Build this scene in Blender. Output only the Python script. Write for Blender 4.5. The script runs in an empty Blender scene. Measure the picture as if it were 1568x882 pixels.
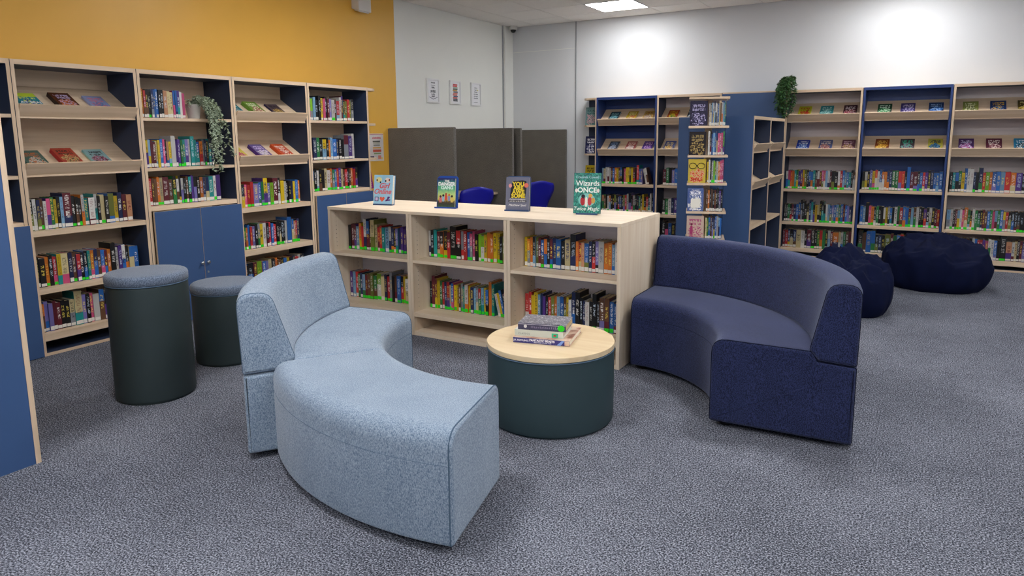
import bpy, bmesh, math, random
from mathutils import Vector, Matrix, noise

PI = math.pi
random.seed(7)
S = bpy.context.scene
COL = S.collection

# ------------------------------------------------------------------ camera
cam = bpy.data.objects.new('camera', bpy.data.cameras.new('camera'))
COL.objects.link(cam)
YAW, PITCH, ROLL, HC = 0.535152796, 0.156315969, -0.007836, 1.4
fwd = Vector((-math.sin(YAW) * math.cos(PITCH), math.cos(YAW) * math.cos(PITCH), -math.sin(PITCH)))
rgt0 = Vector((math.cos(YAW), math.sin(YAW), 0))
up0 = rgt0.cross(fwd)
rgt = math.cos(ROLL) * rgt0 + math.sin(ROLL) * up0
up = -math.sin(ROLL) * rgt0 + math.cos(ROLL) * up0
M = Matrix((rgt, up, -fwd)).transposed().to_4x4()
M.translation = Vector((0, 0, HC))
cam.matrix_world = M
cam.data.sensor_width = 36
cam.data.lens = 1074.95 / 1568 * 36
cam.data.shift_x = -4.0 / 1568
cam.data.shift_y = -61.7 / 1568
cam.data.clip_start = 0.05
S.camera = cam

# ------------------------------------------------------------------ world, light level
W = bpy.data.worlds.new('world')
W.use_nodes = True
W.node_tree.nodes['Background'].inputs[0].default_value = (0.75, 0.85, 1, 1)
W.node_tree.nodes['Background'].inputs[1].default_value = 0.05
S.world = W
PANEL_POWER = 18.5
WALL_ROW_POWER = 10.0
S.view_settings.view_transform = 'Standard'
S.view_settings.look = 'None'
S.view_settings.gamma = 1
S.view_settings.use_curve_mapping = False
S.view_settings.exposure = 1.2

# ------------------------------------------------------------------ colours and materials
def lin(c):
    return c / 12.92 if c <= 0.04045 else ((c + 0.055) / 1.055) ** 2.4

def hx(s, a=True):
    s = s.lstrip('#')
    v = [lin(int(s[i:i + 2], 16) / 255) for i in (0, 2, 4)]
    return tuple(v + [1.0]) if a else tuple(v)

class NT:
    def __init__(self, name):
        self.m = bpy.data.materials.new(name)
        self.m.use_nodes = True
        self.t = self.m.node_tree
        self.b = self.t.nodes['Principled BSDF']
    def n(self, typ, **kw):
        nd = self.t.nodes.new(typ)
        for k, v in kw.items():
            if k.startswith('i_'):
                key = k[2:]
                nd.inputs[int(key) if key.isdigit() else key].default_value = v
            else:
                setattr(nd, k, v)
        return nd
    def l(self, a, b):
        self.t.links.new(a, b)
    def ramp(self, fac, stops, interp='LINEAR'):
        r = self.n('ShaderNodeValToRGB')
        r.color_ramp.interpolation = interp
        e = r.color_ramp.elements
        while len(e) < len(stops):
            e.new(0.5)
        for i, (p, c) in enumerate(stops):
            e[i].position = p
            e[i].color = c
        self.l(fac, r.inputs[0])
        return r.outputs[0]
    def math(self, op, a, b=None, c=None):
        nd = self.n('ShaderNodeMath', operation=op)
        for i, v in enumerate((a, b, c)):
            if v is None:
                continue
            if isinstance(v, (int, float)):
                nd.inputs[i].default_value = v
            else:
                self.l(v, nd.inputs[i])
        return nd.outputs[0]
    def mix(self, fac, a, b):
        nd = self.n('ShaderNodeMix', data_type='RGBA')
        for i, v in ((0, fac), (6, a), (7, b)):
            if isinstance(v, (int, float, tuple)):
                nd.inputs[i].default_value = v
            else:
                self.l(v, nd.inputs[i])
        return nd.outputs[2]
    def bump(self, h, strength, dist=0.01):
        nd = self.n('ShaderNodeBump', i_Strength=strength, i_Distance=dist)
        self.l(h, nd.inputs['Height'])
        self.l(nd.outputs[0], self.b.inputs['Normal'])

def set_bsdf(b, rough, spec=0.4, metal=0.0):
    b.inputs['Roughness'].default_value = rough
    b.inputs['Specular IOR Level'].default_value = spec
    b.inputs['Metallic'].default_value = metal

def plain(name, c, rough=0.5, spec=0.4, metal=0.0, var=0.04, scale=3.0):
    k = NT(name)
    set_bsdf(k.b, rough, spec, metal)
    tc = k.n('ShaderNodeTexCoord')
    nz = k.n('ShaderNodeTexNoise', i_Scale=scale, i_Detail=3.0)
    k.l(tc.outputs['Object'], nz.inputs['Vector'])
    c = hx(c)
    k.l(k.ramp(nz.outputs[0], [(0.3, tuple([x * (1 - var) for x in c[:3]] + [1])), (0.7, tuple([min(1, x * (1 + var)) for x in c[:3]] + [1]))]), k.b.inputs['Base Color'])
    return k.m

def wood(name, light, dark, axis, rough=0.45, spec=0.35):
    k = NT(name)
    set_bsdf(k.b, rough, spec)
    tc = k.n('ShaderNodeTexCoord')
    mp = k.n('ShaderNodeMapping')
    sc = [34.0, 34.0, 34.0]
    sc[axis] = 1.6
    mp.inputs['Scale'].default_value = sc
    k.l(tc.outputs['Object'], mp.inputs[0])
    n1 = k.n('ShaderNodeTexNoise', i_Scale=1.0, i_Detail=5.0, i_Distortion=0.4)
    k.l(mp.outputs[0], n1.inputs['Vector'])
    n2 = k.n('ShaderNodeTexNoise', i_Scale=0.28, i_Detail=2.0)
    k.l(mp.outputs[0], n2.inputs['Vector'])
    f = k.math('ADD', k.math('MULTIPLY', n1.outputs[0], 0.55), k.math('MULTIPLY', n2.outputs[0], 0.45))
    k.l(k.ramp(f, [(0.36, hx(dark)), (0.62, hx(light))]), k.b.inputs['Base Color'])
    return k.m

def fabric(name, c1, c2, scale=260.0, rough=0.95, bump=0.35, sheen=(1, 1, 1)):
    k = NT(name)
    set_bsdf(k.b, rough, 0.12)
    k.b.inputs['Sheen Weight'].default_value = 0.25
    k.b.inputs['Sheen Roughness'].default_value = 0.5
    k.b.inputs['Sheen Tint'].default_value = (*sheen, 1)
    tc = k.n('ShaderNodeTexCoord')
    n1 = k.n('ShaderNodeTexNoise', i_Scale=scale, i_Detail=2.0, i_Roughness=0.7)
    mp = k.n('ShaderNodeMapping')
    mp.inputs['Scale'].default_value = (1, 1, 0.55)
    k.l(tc.outputs['Object'], mp.inputs[0])
    k.l(mp.outputs[0], n1.inputs['Vector'])
    n2 = k.n('ShaderNodeTexNoise', i_Scale=6.0, i_Detail=2.0)
    k.l(tc.outputs['Object'], n2.inputs['Vector'])
    f = k.math('ADD', n1.outputs[0], k.math('MULTIPLY', k.math('SUBTRACT', n2.outputs[0], 0.5), 0.12))
    k.l(k.ramp(f, [(0.36, hx(c2)), (0.64, hx(c1))]), k.b.inputs['Base Color'])
    k.bump(n1.outputs[0], bump, 0.004)
    return k.m

def carpet():
    k = NT('grey_flecked_carpet')
    set_bsdf(k.b, 1.0, 0.05)
    tc = k.n('ShaderNodeTexCoord')
    n1 = k.n('ShaderNodeTexNoise', i_Scale=150.0, i_Detail=3.0, i_Roughness=0.75)
    n2 = k.n('ShaderNodeTexNoise', i_Scale=1.3, i_Detail=3.0)
    n3 = k.n('ShaderNodeTexNoise', i_Scale=14.0, i_Detail=3.0)
    for n_ in (n1, n2, n3):
        k.l(tc.outputs['Object'], n_.inputs['Vector'])
    f = k.math('ADD', n1.outputs[0], k.math('MULTIPLY', k.math('SUBTRACT', n2.outputs[0], 0.5), 0.10))
    f = k.math('ADD', f, k.math('MULTIPLY', k.math('SUBTRACT', n3.outputs[0], 0.5), 0.05))
    k.l(k.ramp(f, [(0.38, hx('#1e2027')), (0.5, hx('#575a65')), (0.62, hx('#a9acb8'))]), k.b.inputs['Base Color'])
    k.bump(n1.outputs[0], 0.3, 0.006)
    return k.m

def emitter(name, c, strength):
    k = NT(name)
    k.b.inputs['Base Color'].default_value = hx(c)
    k.b.inputs['Emission Color'].default_value = hx(c)
    k.b.inputs['Emission Strength'].default_value = strength
    return k.m

def attr_src(k, kind):
    out = {}
    for a in ('bcol', 'acol', 'tcol', 'bpar'):
        nd = k.n('ShaderNodeAttribute', attribute_type=kind, attribute_name=a)
        out[a] = nd.outputs['Color']
    sp = k.n('ShaderNodeSeparateColor')
    k.l(out['bpar'], sp.inputs[0])
    out['rnd'], out['split'], out['k'] = sp.outputs[0], sp.outputs[1], sp.outputs[2]
    return out

def spine_mat(name, kind):
    """Printed book jacket: two-tone spine with a line of blurred lettering along it."""
    k = NT(name)
    set_bsdf(k.b, 0.38, 0.45)
    A = attr_src(k, kind)
    uv = k.n('ShaderNodeUVMap', uv_map='uv')
    sx = k.n('ShaderNodeSeparateXYZ')
    k.l(uv.outputs[0], sx.inputs[0])
    u, v = sx.outputs[0], sx.outputs[1]
    base = k.mix(k.math('LESS_THAN', v, A['split']), A['bcol'], A['acol'])
    cv = k.n('ShaderNodeCombineXYZ')
    k.l(k.math('MULTIPLY', u, 3.0), cv.inputs[0])
    k.l(k.math('MULTIPLY', v, 36.0), cv.inputs[1])
    k.l(k.math('MULTIPLY', A['rnd'], 60.0), cv.inputs[2])
    nz = k.n('ShaderNodeTexNoise', i_Scale=1.0, i_Detail=1.0)
    k.l(cv.outputs[0], nz.inputs['Vector'])
    letters = k.math('GREATER_THAN', nz.outputs[0], 0.5)
    def win(x, a, b):
        return k.math('MULTIPLY', k.math('GREATER_THAN', x, a), k.math('LESS_THAN', x, b))
    lo = k.math('ADD', 0.28, k.math('MULTIPLY', A['rnd'], 0.14))
    hi = k.math('SUBTRACT', 0.95, k.math('MULTIPLY', A['rnd'], 0.22))
    w = k.math('MULTIPLY', win(u, 0.24, 0.76), win(v, lo, hi))
    gap = k.math('SUBTRACT', 1.0, win(v, k.math('ADD', lo, 0.2), k.math('ADD', lo, 0.25)))
    f = k.math('MULTIPLY', k.math('MULTIPLY', letters, w), k.math('MULTIPLY', gap, A['k']))
    k.l(k.mix(f, base, A['tcol']), k.b.inputs['Base Color'])
    return k.m

def cover_mat(name):
    """Printed front cover: title band, picture patch, author band."""
    k = NT(name)
    set_bsdf(k.b, 0.5, 0.25)
    A = attr_src(k, 'OBJECT')
    uv = k.n('ShaderNodeUVMap', uv_map='uv')
    sx = k.n('ShaderNodeSeparateXYZ')
    k.l(uv.outputs[0], sx.inputs[0])
    u, v = sx.outputs[0], sx.outputs[1]
    cv = k.n('ShaderNodeCombineXYZ')
    k.l(u, cv.inputs[0])
    k.l(k.math('MULTIPLY', v, 1.5), cv.inputs[1])
    k.l(k.math('MULTIPLY', A['rnd'], 40.0), cv.inputs[2])
    nz = k.n('ShaderNodeTexNoise', i_Scale=4.0, i_Detail=3.0)
    k.l(cv.outputs[0], nz.inputs['Vector'])
    du = k.math('SUBTRACT', u, 0.5)
    dv = k.math('SUBTRACT', v, 0.3)
    r2 = k.math('ADD', k.math('MULTIPLY', du, du), k.math('MULTIPLY', k.math('MULTIPLY', dv, dv), 1.8))
    blob = k.math('GREATER_THAN', k.math('ADD', k.math('MULTIPLY', k.math('SUBTRACT', 0.16, r2), 2.0), k.math('SUBTRACT', nz.outputs[0], 0.42)), 0.1)
    base = k.mix(k.math('MULTIPLY', nz.outputs[0], 0.25), A['bcol'], A['acol'])
    c = k.mix(blob, base, A['acol'])
    nz2 = k.n('ShaderNodeTexNoise', i_Scale=11.0, i_Detail=2.0)
    k.l(cv.outputs[0], nz2.inputs['Vector'])
    c = k.mix(k.math('MULTIPLY', blob, k.math('GREATER_THAN', nz2.outputs[0], 0.54)), c, A['tcol'])
    c = k.mix(k.math('MULTIPLY', blob, k.math('LESS_THAN', nz2.outputs[0], 0.40)), c, A['bcol'])
    cl = k.n('ShaderNodeCombineXYZ')
    k.l(k.math('MULTIPLY', u, 13.0), cl.inputs[0])
    k.l(k.math('MULTIPLY', v, 9.0), cl.inputs[1])
    k.l(k.math('MULTIPLY', A['rnd'], 77.0), cl.inputs[2])
    n3 = k.n('ShaderNodeTexNoise', i_Scale=1.0, i_Detail=1.0)
    k.l(cl.outputs[0], n3.inputs['Vector'])
    def win(x, a, b):
        return k.math('MULTIPLY', k.math('GREATER_THAN', x, a), k.math('LESS_THAN', x, b))
    rows = k.math('ADD', win(v, 0.60, 0.70), k.math('ADD', win(v, 0.74, 0.86), win(v, 0.06, 0.11)))
    t = k.math('MULTIPLY', k.math('MULTIPLY', rows, win(u, 0.14, 0.86)), k.math('GREATER_THAN', n3.outputs[0], 0.47))
    c = k.mix(k.math('MULTIPLY', t, A['k']), c, A['tcol'])
    k.l(c, k.b.inputs['Base Color'])
    return k.m

MT = {}
MT['carpet'] = carpet()
MT['yellow'] = plain('mustard_wall_paint', '#e8b44c', 0.4, 0.35, var=0.02)
MT['grey_wall'] = plain('pale_grey_wall_paint', '#eeefe9', 0.6, 0.3, var=0.01)
MT['white_wall'] = plain('cool_white_wall_paint', '#dadcdf', 0.6, 0.3, var=0.01)
MT['trim_grey'] = plain('grey_cover_strip', '#94979a', 0.6, 0.3, var=0.01)
MT['tile'] = plain('mineral_ceiling_tile', '#f3f0ec', 0.9, 0.1, var=0.03, scale=60)
MT['grid'] = plain('ceiling_grid_metal', '#8f8c88', 0.5, 0.3)
MT['oak_x'] = wood('oak_laminate', '#e6ceb3', '#d2b798', 0)
MT['oak_z'] = wood('oak_laminate_upright', '#e3cbb0', '#d0b596', 2)
MT['pale_x'] = wood('pale_maple_laminate', '#eddcc6', '#e0cbb0', 0)
MT['pale_z'] = wood('pale_maple_laminate_upright', '#eadac4', '#dcc6ab', 2)
MT['beech'] = wood('beech_table_top', '#e8d2ae', '#dcc198', 0, 0.35)
MT['grey_back'] = wood('grey_oak_back_board', '#c8bdbc', '#b5aaac', 0)
MT['white_back'] = wood('whitewashed_back_board', '#efe9ef', '#e0d9e2', 0)
MT['blue'] = plain('denim_blue_laminate', '#3e5a87', 0.42, 0.4, var=0.03)
MT['navy'] = plain('navy_laminate', '#303c56', 0.45, 0.4, var=0.03)
MT['royal'] = plain('royal_navy_laminate', '#233b74', 0.42, 0.4, var=0.03)
MT['dark'] = plain('shadow_black', '#0b0b0d', 0.8, 0.2)
MT['light_fab'] = fabric('pale_blue_wool', '#a1afbf', '#5f748b')
MT['dark_fab'] = fabric('indigo_wool', '#323a62', '#11142a', 300, sheen=(0.72, 0.78, 1.0))
MT['seam_light'] = plain('pale_blue_piping', '#566a7e', 0.9, 0.1)
MT['seam_dark'] = plain('indigo_piping', '#12162a', 0.9, 0.1)
MT['vinyl'] = plain('bottle_green_vinyl', '#343f40', 0.5, 0.35, var=0.05)
MT['vinyl2'] = plain('slate_green_vinyl', '#33454a', 0.5, 0.35, var=0.05)
MT['cushion'] = fabric('slate_blue_felt', '#8390a4', '#4a566a')
MT['felt'] = fabric('charcoal_acoustic_felt', '#7a756d', '#4f4b46', 220, 0.98, 0.2)
MT['bag'] = plain('navy_bean_bag_cotton', '#0b1230', 0.85, 0.12, var=0.12, scale=12)
MT['plastic_blue'] = plain('cobalt_moulded_plastic', '#1a1a9c', 0.35, 0.5)
MT['stand_blue'] = plain('blue_plastic_stand', '#1848a4', 0.3, 0.5)
MT['stand_navy'] = plain('slate_blue_plastic_stand', '#35507e', 0.3, 0.5)
MT['white_plastic'] = plain('white_plastic', '#d8d6d2', 0.45, 0.4)
MT['black_plastic'] = plain('black_plastic', '#111214', 0.35, 0.5)
MT['steel'] = plain('brushed_steel', '#b9bbbd', 0.3, 0.5, 0.9)
MT['pages'] = plain('book_pages', '#c9b48f', 0.9, 0.1, var=0.15, scale=200)
MT['pages_white'] = plain('white_book_pages', '#e6dfcf', 0.9, 0.1, var=0.1, scale=200)
MT['lab_w'] = plain('white_sticker', '#dcd9d2', 0.5, 0.3)
MT['lab_g'] = plain('green_sticker', '#2fd527', 0.5, 0.3)
MT['pot'] = plain('white_pot_glaze', '#e3dfd8', 0.4, 0.4)
MT['pot_dark'] = plain('charcoal_pot', '#2a2e33', 0.5, 0.4)
MT['leaf_pale'] = plain('pale_green_leaf', '#a3b29a', 0.5, 0.3, var=0.35, scale=30)
MT['leaf_dark'] = plain('deep_green_leaf', '#35592f', 0.5, 0.3, var=0.45, scale=30)
MT['stem'] = plain('vine_stem', '#5c6b45', 0.7, 0.2)
MT['frame_white'] = plain('white_picture_frame', '#e8e8e8', 0.4, 0.4)
MT['paper'] = plain('print_paper', '#ececf0', 0.7, 0.2)
MT['ink'] = plain('grey_ink', '#3a3c44', 0.8, 0.1)
MT['panel_light'] = emitter('led_panel_diffuser', '#ffffff', PANEL_POWER)
MT['panel_light_wall_row'] = emitter('led_panel_diffuser_dimmed', '#ffffff', WALL_ROW_POWER)
MT['spine'] = spine_mat('printed_book_jacket', 'OBJECT')
MT['spine_bulk'] = spine_mat('printed_book_jackets', 'GEOMETRY')
MT['cover'] = cover_mat('printed_front_cover')
_flat = {}
def flat(hexc, rough=0.5):
    if hexc not in _flat:
        _flat[hexc] = plain('print_' + hexc.strip('#'), hexc, rough, 0.3, var=0.02)
    return _flat[hexc]

acr = NT('clear_acrylic')
acr.b.inputs['Base Color'].default_value = (0.95, 0.97, 1, 1)
acr.b.inputs['Roughness'].default_value = 0.04
acr.b.inputs['Transmission Weight'].default_value = 1.0
acr.b.inputs['IOR'].default_value = 1.1
MT['acrylic'] = acr.m

# ------------------------------------------------------------------ mesh helpers
class MB:
    def __init__(self):
        self.v, self.f, self.mi, self.mats, self.uv = [], [], [], [], {}
    def mat(self, m):
        m = MT[m] if isinstance(m, str) else m
        if m not in self.mats:
            self.mats.append(m)
        return self.mats.index(m)
    def face(self, idx, m, uv=None):
        if uv:
            self.uv[len(self.f)] = uv
        self.f.append(idx)
        self.mi.append(self.mat(m))
    def box(self, x0, x1, y0, y1, z0, z1, m, mf=None, mb_=None, ml=None, mr=None, mt=None, mu=None):
        o = len(self.v)
        self.v += [(x, y, z) for z in (z0, z1) for y in (y0, y1) for x in (x0, x1)]
        for idx, mm in (((0, 1, 5, 4), mf), ((3, 2, 6, 7), mb_), ((2, 0, 4, 6), ml), ((1, 3, 7, 5), mr), ((4, 5, 7, 6), mt), ((2, 3, 1, 0), mu)):
            self.face(tuple(o + i for i in idx), mm or m)
        return self
    def prism(self, poly, axis, a, b, m):
        """poly: 2D points counter-clockwise; extruded along axis from a to b."""
        o = len(self.v)
        n = len(poly)
        for t in (a, b):
            for p, q in poly:
                self.v.append((t, p, q) if axis == 0 else (p, t, q) if axis == 1 else (p, q, t))
        self.face(tuple(range(o, o + n))[::-1], m)
        self.face(tuple(range(o + n, o + 2 * n)), m)
        for i in range(n):
            j = (i + 1) % n
            self.face((o + i, o + j, o + n + j, o + n + i), m)
        return self
    def lathe(self, prof, m, n=40, cx=0, cy=0, cap0=True, cap1=True):
        o = len(self.v)
        for r, z in prof:
            for i in range(n):
                a = 2 * PI * i / n
                self.v.append((cx + r * math.cos(a), cy + r * math.sin(a), z))
        for k in range(len(prof) - 1):
            for i in range(n):
                j = (i + 1) % n
                self.face((o + k * n + i, o + k * n + j, o + (k + 1) * n + j, o + (k + 1) * n + i), m)
        if cap0:
            self.face(tuple(o + i for i in range(n))[::-1], m)
        if cap1:
            q = o + (len(prof) - 1) * n
            self.face(tuple(q + i for i in range(n)), m)
        return self
    def tube(self, pts, r, m, n=8, closed=False):
        pts = [Vector(p) for p in pts]
        o = len(self.v)
        L = len(pts)
        for i, p in enumerate(pts):
            if closed:
                t = (pts[(i + 1) % L] - pts[i - 1]).normalized()
            else:
                t = (pts[min(i + 1, L - 1)] - pts[max(i - 1, 0)]).normalized()
            ref = Vector((0, 0, 1)) if abs(t.z) < 0.9 else Vector((1, 0, 0))
            s = t.cross(ref).normalized()
            w = s.cross(t).normalized()
            rr = r[i] if isinstance(r, (list, tuple)) else r
            for k in range(n):
                a = 2 * PI * k / n
                self.v.append(tuple(p + rr * (math.cos(a) * s + math.sin(a) * w)))
        for i in range(L if closed else L - 1):
            i2 = (i + 1) % L
            for k in range(n):
                k2 = (k + 1) % n
                self.face((o + i * n + k, o + i * n + k2, o + i2 * n + k2, o + i2 * n + k), m)
        if not closed:
            self.face(tuple(o + k for k in range(n)), m)
            self.face(tuple(o + (L - 1) * n + k for k in range(n))[::-1], m)
        return self
    def mesh(self, name, smooth=None):
        me = bpy.data.meshes.new(name)
        me.from_pydata(self.v, [], self.f)
        for m in self.mats:
            me.materials.append(m)
        me.polygons.foreach_set('material_index', self.mi)
        if self.uv:
            lay = me.uv_layers.new(name='uv')
            d = [(-1.0, -1.0)] * len(me.loops)
            for fi, uvs in self.uv.items():
                p = me.polygons[fi]
                for li, c in zip(p.loop_indices, uvs):
                    d[li] = c
            lay.data.foreach_set('uv', [c for t in d for c in t])
        if smooth is not None:
            me.polygons.foreach_set('use_smooth', [True] * len(me.polygons))
            me.set_sharp_from_angle(angle=math.radians(smooth))
        me.update()
        return me
    def build(self, name, parent=None, smooth=None, loc=None, rotz=None, bevel=None):
        me = self.mesh(name, smooth)
        if bevel:
            bm = bmesh.new()
            bm.from_mesh(me)
            bmesh.ops.bevel(bm, geom=[e for e in bm.edges if e.is_manifold and e.calc_face_angle(0) > 0.6], offset=bevel, segments=2, affect='EDGES', profile=0.6)
            bm.to_mesh(me)
            bm.free()
        bmx = bmesh.new()
        bmx.from_mesh(me)
        bmesh.ops.recalc_face_normals(bmx, faces=bmx.faces)
        bmx.to_mesh(me)
        bmx.free()
        return put(name, me, parent, loc, rotz)

def put(name, me, parent=None, loc=None, rotz=None):
    o = bpy.data.objects.new(name, me)
    COL.objects.link(o)
    if parent is not None:
        o.parent = parent
    if loc is not None:
        o.location = loc
    if rotz is not None:
        o.rotation_euler = (0, 0, rotz)
    return o

def tag(o, label, cat, group=None):
    o['label'] = label
    o['category'] = cat
    if group:
        o['group'] = group
    return o

def thing(name, label, cat, loc=(0, 0, 0), rotz=0, group=None):
    o = put(name, None, None, loc, rotz)
    return tag(o, label, cat, group)

def struct(o):
    o['kind'] = 'structure'
    return o

def text_mesh(name, body, size, m, parent, mat4, shear=0.0, spacing=1.0, bold=0.0, align='CENTER'):
    cu = bpy.data.curves.new(name, 'FONT')
    cu.body = body
    cu.size = size
    cu.align_x = align
    cu.align_y = 'CENTER'
    cu.shear = shear
    cu.space_character = spacing
    cu.offset = bold
    cu.extrude = 0.0004
    cu.resolution_u = 3
    tmp = bpy.data.objects.new(name, cu)
    COL.objects.link(tmp)
    dg = bpy.context.evaluated_depsgraph_get()
    me = bpy.data.meshes.new_from_object(tmp.evaluated_get(dg))
    bpy.data.objects.remove(tmp)
    bpy.data.curves.remove(cu)
    me.name = name
    me.materials.clear()
    me.materials.append(MT[m] if isinstance(m, str) else m)
    o = put(name, me, parent)
    o.matrix_local = mat4
    return o

UPRIGHT = Matrix.Rotation(PI / 2, 4, 'X')      # text plane standing up, facing -y

# ------------------------------------------------------------------ room shell
ZC = 2.935
XL, XR, YB, YF = -5.31, 3.86, 8.9, -2.1
struct(MB().box(XL, XR, YF, YB, -0.1, 0, 'carpet').build('floor'))
struct(MB().box(XL - 0.1, XL, YF, 6.345, 0, ZC + 0.1, 'yellow').build('wall_left'))
struct(MB().box(XL - 0.1, XL, 6.345, YB, 0, ZC + 0.1, 'grey_wall').build('wall_left'))
struct(MB().box(XL - 0.1, XR + 0.1, YB, YB + 0.1, 0, ZC + 0.1, 'white_wall').build('wall_back'))
struct(MB().box(XR, XR + 0.1, YF, YB, 0, ZC + 0.1, 'white_wall').build('wall_right'))
struct(MB().box(XL - 0.1, XR + 0.1, YF - 0.1, YF, 0, ZC + 0.1, 'white_wall').build('wall_front'))
struct(MB().box(XL, XL + 0.035, 8.68, YB, 0, ZC, 'grey_wall').build('trim_1', bevel=0.004))
struct(MB().box(XL, XL + 0.008, 8.655, 8.68, 0, ZC, 'trim_grey').build('trim_2'))
struct(MB().box(-4.290, -4.274, YB - 0.008, YB, 0, ZC, 'trim_grey').build('trim_3'))
struct(MB().box(XL + 0.035, -4.292, YB - 0.003, YB, 2.585, 2.591, 'grey_wall').build('trim_4'))

P = 0.61
GX0, GY0 = XL + 0.41 - P, 8.43           # grid line origin
ceil = struct(MB().box(XL, XR, YF, YB, ZC + 0.03, ZC + 0.1, 'grid').build('ceiling'))
NTH = ['first', 'second', 'third', 'fourth']
LIGHTS = [(3, 0), (8, 0), (13, 0), (3, 6), (8, 6), (13, 6), (5, 11), (10, 11), (5, 15), (10, 15)]  # panels past the first are unseen; the row behind the camera is added fill
tile_me = MB().box(0.004, P - 0.004, -P + 0.004, -0.004, ZC, ZC + 0.03, 'tile').mesh('ceiling_tile')
bars = MB()
for i in range(17):
    x0 = GX0 + i * P
    for j in range(-1, 18):
        y1 = GY0 - j * P
        a0, a1 = max(x0, XL), min(x0 + P, XR)
        b0, b1 = max(y1 - P, YF), min(y1, YB)
        if a1 - a0 < 0.02 or b1 - b0 < 0.02:
            continue
        if (i, j) in LIGHTS:
            continue
        if a1 - a0 > P - 0.01 and b1 - b0 > P - 0.01:
            put('ceiling_tile', tile_me, ceil, (x0, y1, 0))
        else:
            MB().box(a0 + 0.004, a1 - 0.004, b0 + 0.004, b1 - 0.004, ZC, ZC + 0.03, 'tile').build('ceiling_tile', ceil)
for i in range(17):
    x = GX0 + i * P
    if XL < x < XR:
        bars.box(x - 0.003, x + 0.003, YF, YB, ZC + 0.004, ZC + 0.03, 'grid')
for j in range(-1, 18):
    y = GY0 - j * P
    if YF < y < YB:
        bars.box(XL, XR, y - 0.003, y + 0.003, ZC + 0.004, ZC + 0.03, 'grid')
bars.build('ceiling_grid', ceil)
for n_, (i, j) in enumerate(LIGHTS):
    x0, y1 = GX0 + i * P, GY0 - j * P
    t = thing('ceiling_light', 'square white led panel set in the ceiling near the back wall' if n_ == 0 else 'unseen square led ceiling panel, %s row from back wall, %s from mustard wall' % (NTH[(0, 6, 11, 15).index(j)], NTH[(i - 3) // 5]), 'light', (x0, y1, 0), 0, 'led ceiling panels')
    fr = MB()
    fr.box(0.004, P - 0.004, -0.022, -0.004, ZC - 0.002, ZC + 0.03, 'white_plastic')
    fr.box(0.004, P - 0.004, -P + 0.004, -P + 0.022, ZC - 0.002, ZC + 0.03, 'white_plastic')
    fr.box(0.004, 0.022, -P + 0.022, -0.022, ZC - 0.002, ZC + 0.03, 'white_plastic')
    fr.box(P - 0.022, P - 0.004, -P + 0.022, -0.022, ZC - 0.002, ZC + 0.03, 'white_plastic')
    fr.build('frame', t)
    MB().box(0.022, P - 0.022, -P + 0.022, -0.022, ZC, ZC + 0.012, 'panel_light' if j else 'panel_light_wall_row').build('diffuser', t)

# dome camera and wall box
t = thing('dome_camera', 'white dome security camera under the ceiling in the room corner', 'camera', (-5.2, 8.78, ZC))
MB().lathe([(0.055, -0.0005), (0.06, -0.03), (0.052, -0.05)], 'white_plastic', 24).build('housing', t, 40)
MB().lathe([(0.04, -0.05), (0.037, -0.068), (0.026, -0.083), (0.008, -0.09)], 'black_plastic', 20).build('dome', t, 60)
t = thing('wall_speaker', 'white wall box high on the mustard wall with curved lower edge', 'speaker', (XL, 5.765, 2.70))
pr = [(0.0005, 0.03), (0.10, 0.0), (0.105, 0.01), (0.105, 0.23), (0.0005, 0.23)]
MB().prism([(p, q) for p, q in pr], 1, -0.095, 0.095, 'white_plastic').build('housing', t, bevel=0.01)
MB().prism([(0.02, 0.012), (0.09, -0.007), (0.09, 0.003), (0.02, 0.022)], 1, -0.07, 0.07, 'lab_w').build('grille', t)

# ------------------------------------------------------------------ bookcases
def side_panel(mb, x0, x1, d, h, inner, edge):
    mb.box(x0, x1, 0, d, 0, h, inner, mf=edge, mt=edge)

def ledge(parent, x0, x1, d, zb, oak='oak_x', rise=0.19):
    """Sloping display board with a lip along its front."""
    mb = MB()
    mb.prism([(0.03, zb + 0.012), (d - 0.014, zb + rise), (d - 0.014, zb + rise + 0.016), (0.03, zb + 0.028)], 0, x0, x1, oak)
    o = mb.build('display_ledge', parent)
    lp = MB()
    lp.prism([(0.022, zb), (0.036, zb), (0.036, zb + 0.02), (-0.012, zb + 0.078), (-0.026, zb + 0.072)], 0, x0 + 0.001, x1 - 0.001, oak)
    lp.prism([(0.018, zb - 0.012), (0.05, zb - 0.012), (0.05, zb - 0.0005), (0.018, zb - 0.0005)], 0, x0 + 0.001, x1 - 0.001, oak)
    lp.build('lip', o)
    return o

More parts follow.
